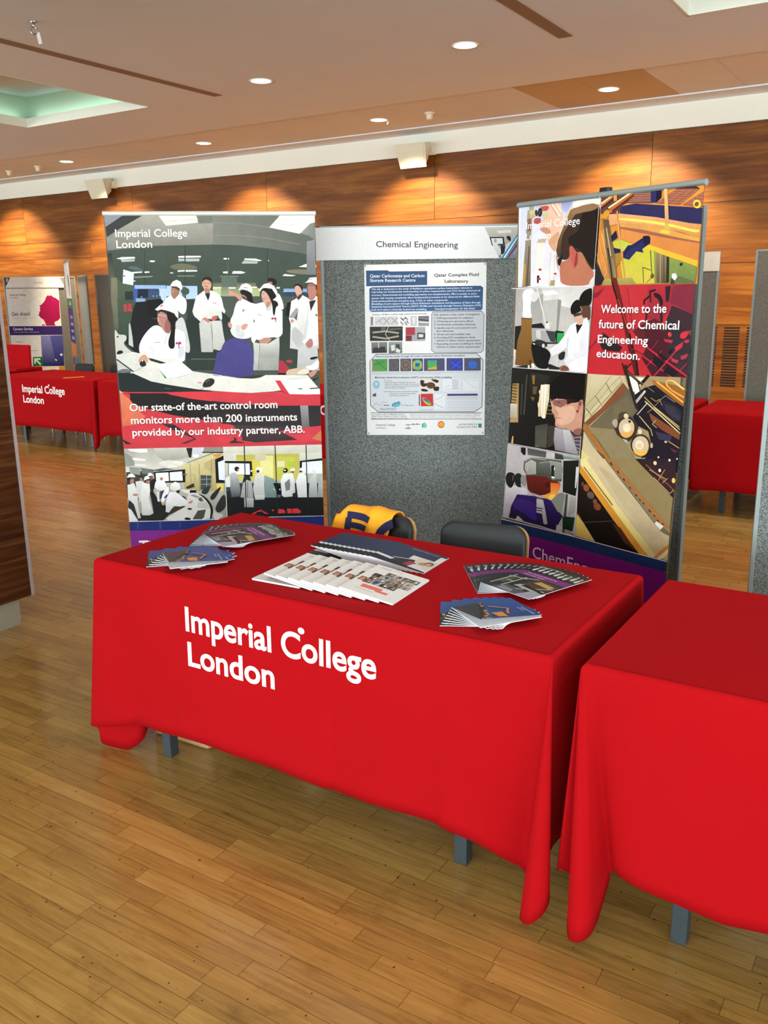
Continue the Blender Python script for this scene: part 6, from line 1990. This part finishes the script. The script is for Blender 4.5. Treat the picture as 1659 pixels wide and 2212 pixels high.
def cover_white(W, H):
    r = random.Random(8); q = lambda a, b: (a * W, b * H)
    S = [sh('f2efea', q(0, 0), q(1, 0), q(1, 1), q(0, 1)), tx('5a5a60', 'Imperial College', .12 * W, .93 * H, .42 * W, .022 * H, .006), tx('5a5a60', 'London', .12 * W, .895 * H, .18 * W, .022 * H, .006)]
    tiles = ['5a6258', '3a3c38', '8a8c86', '7a4a38', '4a5a3c', 'b8b8b4', '2a2a2c', '9a7a5a', '6a7078', 'a8a49c', '3c3438', '8c9484', 'c8c0b4', '54483c']
    for i in range(5):
        for j in range(4):
            if (i, j) in ((4, 0), (0, 3)): continue
            x = .16 + i * .155 + .02 * (j % 2); y = .34 + j * .125
            S.append(sh(tiles[(i * 5 + j * 3) % 14], q(x, y), q(x + .148, y), q(x + .148, y + .118), q(x, y + .118)))
            S.append(sh(r.choice(tiles), q(x + .02, y), q(x + .09, y + .01), q(x + .12, y + .07), q(x + .05, y + .09), smooth=True))
            S.append(sh(r.choice(['e8e4dc', 'c8a088', '1e1c1c']), q(x + .07, y + .04), q(x + .12, y + .03), q(x + .13, y + .09), q(x + .08, y + .1), smooth=True))
    S += [sh('8a4a38', q(.05, .37), q(.17, .37), q(.17, .5), q(.05, .5)), sh('d0926c', q(.06, .38), q(.15, .36), q(.16, .46), q(.08, .49), smooth=True), sh('4a3c78', q(.32, .40), q(.42, .38), q(.44, .46), q(.34, .48)),
          sh('f0786c', q(.24, .29), q(.62, .29), q(.62, .22), q(.76, .22), q(.76, .16), q(.54, .16), q(.54, .19), q(.24, .19)), tx('4a4a50', 'Chemical Engineering', .2 * W, .12 * H, .34 * W, .018 * H, .006)]
    return S
def make_booklet(name, label, group, W, H, th, shapes, lift=0.0):
    """lies flat: origin at its lower left corner, x along the lower edge, y up the cover"""
    t = thing(name, label, 'booklet', (0, 0, 0), 0, group)
    m = MB(); m.box((0, 0, 0.0), (W, H, th)); m.build('pages', PAGES, t)
    m = MB(); art_into(m, [sh('ffffff', (0, 0), (W, 0), (W, H), (0, H))] + shapes, 0, step=0.00006)
    R = Matrix(((1, 0, 0), (0, 0, 1), (0, -1, 0)))       # local XZ sheet -> XY, facing up
    m.v = [tuple(R @ Vector(v)) for v in m.v]
    if lift:
        m.v = [(x, y, z + lift * (x / W) * (0.25 + 0.75 * (1 - y / H))) for x, y, z in m.v]
    m.v = [(x, y, z + th + 0.0002) for x, y, z in m.v]
    m.build('cover', PAPER, t)
    return t
ORD = ['', 'second', 'third', 'fourth', 'fifth', 'sixth', 'seventh', 'eighth', 'ninth', 'tenth', 'eleventh', 'twelfth', 'thirteenth', 'fourteenth']
ZB = ZT + 0.0065
def fan(name, desc, where, group, n, W, H, th, shapes, p_low, a_low, p_top, a_top, lift=0.0):
    """n booklets turned a little each about their lower left corner; the last one lies on top"""
    top = make_booklet(name, 'topmost %s with whole cover showing, %s' % (desc, where), group, W, H, th, shapes, lift)
    rest = top
    if lift: rest = make_booklet(name, '', group, W, H, th, shapes)
    note_children()
    used = not lift
    for i in range(n):
        s = i / (n - 1); a = a_low + (a_top - a_low) * s - PI / 2
        x = p_low[0] + (p_top[0] - p_low[0]) * s; y = p_low[1] + (p_top[1] - p_low[1]) * s; z = ZB + i * (th + 0.0006)
        if i == n - 1: top.location = (x, y, z); top.rotation_euler = (0, 0, a)
        else:
            l = '%s %s from the top, %s' % (ORD[n - 1 - i], desc, where) if i else 'bottom %s, %s' % (desc, where)
            if lift and not used: rest['label'] = l; rest.location = (x, y, z); rest.rotation_euler = (0, 0, a); used = True
            elif lift and i == 0: pass
            else: dup(rest, (x, y, z), a, l, group)
    return top
R_ = math.radians
PW, PH = 0.195, 0.272
cp = cover_purple(PW, PH)
fan('booklet', 'purple banded booklet', 'fan at the right table end', 'purple banded booklets, right fan', 11, PW, PH, 0.0012, cp, (-1.090, 2.215), R_(126), (-1.104, 2.262), R_(70.1))
fan('booklet', 'purple banded booklet', 'fan at the back left of the table', 'purple banded booklets, left fan', 12, PW, PH, 0.0012, cp, (-2.192, 2.160), R_(118), (-2.205, 2.245), R_(64))
BW, BH = 0.165, 0.185
cb = cover_blue(BW, BH)
fan('booklet', 'blue night skyline booklet', 'fan at the front right', 'blue skyline booklets, right fan', 8, BW, BH, 0.0018, cb, (-1.060, 1.932), R_(118), (-1.078, 2.030), R_(55), lift=0.022)
fan('booklet', 'blue night skyline booklet', 'fan at the front left table corner', 'blue skyline booklets, left fan', 7, 0.19, BH, 0.0018, cover_blue(0.19, BH), (-2.135, 1.905), R_(134), (-2.170, 2.012), R_(53), lift=0.020)
def shingle(name, desc, where, group, n, W, H, th, shapes, x_first, x_last, y0, y1, up, up1):
    """booklets lying in a row, each leaning on the one before it"""
    first = make_booklet(name, 'bottom %s, %s' % (desc, where), group, W, H, th, shapes); note_children()
    step = (x_last - x_first) / (n - 1); tilt = math.asin(min(0.3, (th + 0.0009) / step))
    for i in range(n):
        s = i / (n - 1); xr = x_first + step * i; a = up + (up1 - up) * s - PI / 2
        k = min(i, int(W / step)); tl = tilt if i else 0.0
        y = y0 + (y1 - y0) * s
        lab = 'bottom %s, %s' % (desc, where) if i == 0 else ('topmost %s with whole cover showing, %s' % (desc, where) if i == n - 1 else '%s %s from the top, %s' % (ORD[n - 1 - i], desc, where))
        o = first if i == 0 else dup(first, (0, 0, 0), 0, lab, group)
        o.rotation_euler = (0, tl, a); o.location = (xr - W * math.cos(tl), y, ZB + W * math.sin(tl))
shingle('booklet', 'white photo-collage booklet', 'row in the middle of the table', 'white booklets in a row', 8, 0.178, 0.238, 0.0055, cover_white(0.178, 0.238), -1.571, -1.252, 1.979, 1.992, R_(92.5), R_(93.7))
shingle('booklet', 'navy covered booklet', 'row behind the white booklets', 'navy booklets in a row', 14, 0.20, 0.188, 0.0022, cover_navy(0.20, 0.188), -1.575, -1.318, 2.290, 2.284, R_(88), R_(93))

# box of supplies under the table
t = thing('cardboard_box', 'beige cardboard box on the floor under the booklet table', 'box', (-2.235, 2.235, 0), R_(2))
m = MB(); m.box((-0.15, -0.14, 0), (0.13, 0.16, 0.21)); m.build('body', BEIGEBOX, t, bevel=0.02)
m = MB(); m.box((-0.145, -0.135, 0.21), (0.125, 0.01, 0.213)); m.build('flap', BEIGEBOX, t)
m = MB(); m.box((-0.145, 0.014, 0.21), (0.125, 0.155, 0.213)); m.build('flap', BEIGEBOX, t)

# ---------------------------------------------------------------- stands across the hall
far_g = 'red draped tables across the hall'
FT = [(-11.0, -9.38, 6.24, 6.99, 'red draped table across the hall, mostly behind striped pillar'),
      (-9.18, -7.57, 6.24, 6.99, 'red draped table across the hall with whole white lettering showing'),
      (-7.50, -5.86, 6.24, 6.99, 'red draped table across the hall, cut by left banner edge'),
      (-5.43, -3.78, 6.24, 6.99, 'red draped table across the hall, behind left banner gap'),
      (-3.26, -1.60, 6.56, 7.36, 'red draped table across the hall, only one corner showing'),
      (-1.53, 0.12, 6.56, 7.36, 'red draped table across the hall, right of welcome banner')]
C_FAR = [(-.24, .012, .186), (-.11, .012, .182), (-.07, .0, .15), (-.04, .03, .03), (.0, .045, .012), (.02, .01, .05), (.01, -.05, .15), (.014, -.24, .186)]
C_FARL = [(-.24, .012, .186), (-.10, .015, .18), (-.04, .02, .15), (.0, .03, .12), (.02, .0, .14), (.012, -.11, .18), (.014, -.24, .186)]
for k, (a, b_, c_, d_, lab) in enumerate(FT):
    table(a, b_, c_, d_, lab.replace('red draped table', 'grey legged table under the red cloth'), 'folding tables across the hall', inset=(0.22, 0.22))
    cl = cloth('tablecloth', a, b_, c_, d_, {'fr': C_FAR, 'fl': C_FARL if k != 5 else [(-.3, .012, .186), (-.2, .0, .18), (-.1, -.02, .17), (-.05, -.03, .16), (-.02, -.04, .16), (.0, -.06, .17), (.01, -.14, .18), (.014, -.26, .186)]}, lab.replace('red draped table', 'red cloth on the table'), 'red tablecloths across the hall', rows=8, seed=11 + k, wav=0.005)
    if k in (1, 3): cloth_logo(cl, a, c_, 11 + k)
note_children()
dup(ch1, (-9.21, 7.50, 0), R_(4), 'black chair across the hall beside the dark board edge', 'black chairs across the hall')
dup(ch1, (-8.60, 7.52, 0), R_(-6), 'black chair across the hall, half hidden by the control room banner', 'black chairs across the hall')
dup(ch1, (-0.95, 7.66, 0), R_(3), 'black legged chair across the hall, only its legs showing under the right far table', 'black chairs across the hall')
# careers board and the panels beside it
FA = Vector((-11.408, 8.028)); FD = Vector((0.332, 0.943))
cb_, L_ = board('notice_board', FA - FD * 0.02, FA + FD * 1.0, 1.882, 'far notice board with white careers poster and header, beside the striped pillar', FELTW)
hd = MB(); art_into(hd, [s for s in art_shapes(ART_CAREERS, 0.0005)][:5], -0.0168, step=0.00012); ho = hd.build('header_sign', PRINT, cb_); ho.location = (0.02, 0, 0)
pr2 = thing('poster', 'far careers poster with a magenta head silhouette and purple strip', 'poster', (FA.x, FA.y, 0), math.atan2(FD.y, FD.x))
hd = MB(); art_into(hd, [s for s in art_shapes(ART_CAREERS, 0.0005)][5:], -0.0120, step=0.00012); hd.build('printed_sheet', PRINT, pr2)
W2 = Vector((-11.03, 8.99)); wd = Vector((0.84, -0.54)).normalized()
board('notice_board', W2, W2 + wd * 1.0, 1.885, 'far grey notice board seen almost edge-on behind the slim banner', FELT)
board('notice_board', (-9.77, 8.24), (-8.80, 8.40), 1.882, 'far grey notice board left of the control room banner, without header', FELTW)
bands = [sh('f4f2ee', (0, 1.575), (.87, 1.575), (.87, 2.02), (0, 2.02)), sh('1e8048', (0, 1.45), (.87, 1.45), (.87, 1.575), (0, 1.575)), sh('4a3478', (0, 1.0), (.87, 1.0), (.87, 1.45), (0, 1.45)), sh('e08030', (0, .83), (.87, .83), (.87, 1.0), (0, 1.0)),
         sh('3a78b0', (.4, .1), (.87, .1), (.87, .83), (.4, .83)), sh('d87838', (0, .1), (.4, .1), (.4, .83), (0, .83)), sh('2a2420', (.1, .7), (.35, .7), (.3, .8), (.1, .8)), sh('c8a898', (.45, 1.6), (.75, 1.6), (.7, 1.85), (.5, 1.9), smooth=True), sh('2a2420', (.5, 1.75), (.62, 1.7), (.6, 1.88), (.5, 1.9), smooth=True)]
bands += [tx('f0ecf4', w_, .3, 1.32 - .09 * i, .4, .05) for i, w_ in enumerate(['Career', 'advice', 'events', 'jobs'])] + [tx('f0f4f0', 'Talks', .3, 1.49, .35, .06)]
rollup((-10.30, 8.18), math.atan2(-.569, .822), 0.87, 2.06, None, 1, 'slim far banner with white, green, purple and orange bands beside the careers poster', ALU, 0.012, bands=bands)
# red case standing open on the hidden table
t = thing('open_case', 'red case with raised lid standing on the far table beside the pillar', 'case', (-9.52, 6.74, ZT + 0.006), 0)
m = MB(); m.box((-0.26, -0.2, 0), (0.26, 0.16, 0.035)); m.build('base', RED, t, bevel=0.006)
m = MB(); m.box((-0.26, 0.03, 0.03), (0.2, 0.06, 0.30), 0, None, Matrix.Rotation(-0.06, 4, 'X')); m.build('lid', RED, t, bevel=0.012)
t = thing('leaflet', 'thin orange leaflet lying on the far lettered table', 'leaflet', (-8.02, 6.36, ZT + 0.0065), R_(70))
m = MB(); m.box((-0.11, -0.03, 0), (0.11, 0.03, 0.003)); m.build('sheet', YELLOW, t)
# right side
fr_, L_ = board('notice_board', (-2.66, 8.05), (-1.70, 7.87), 1.90, 'far grey notice board with blank white header, right of the welcome banner', FELTW)
hd = MB(); hd.box((0, -0.0175, 1.742), (L_ + 0.004, -0.0155, 1.896), 0, pcol('ece4d4')); hd.build('header_sign', PRINT, fr_)
board('notice_board', (-1.42, 7.84), (-0.45, 7.76), 1.90, 'far grey notice board without header at the right edge of the hall', FELTW)
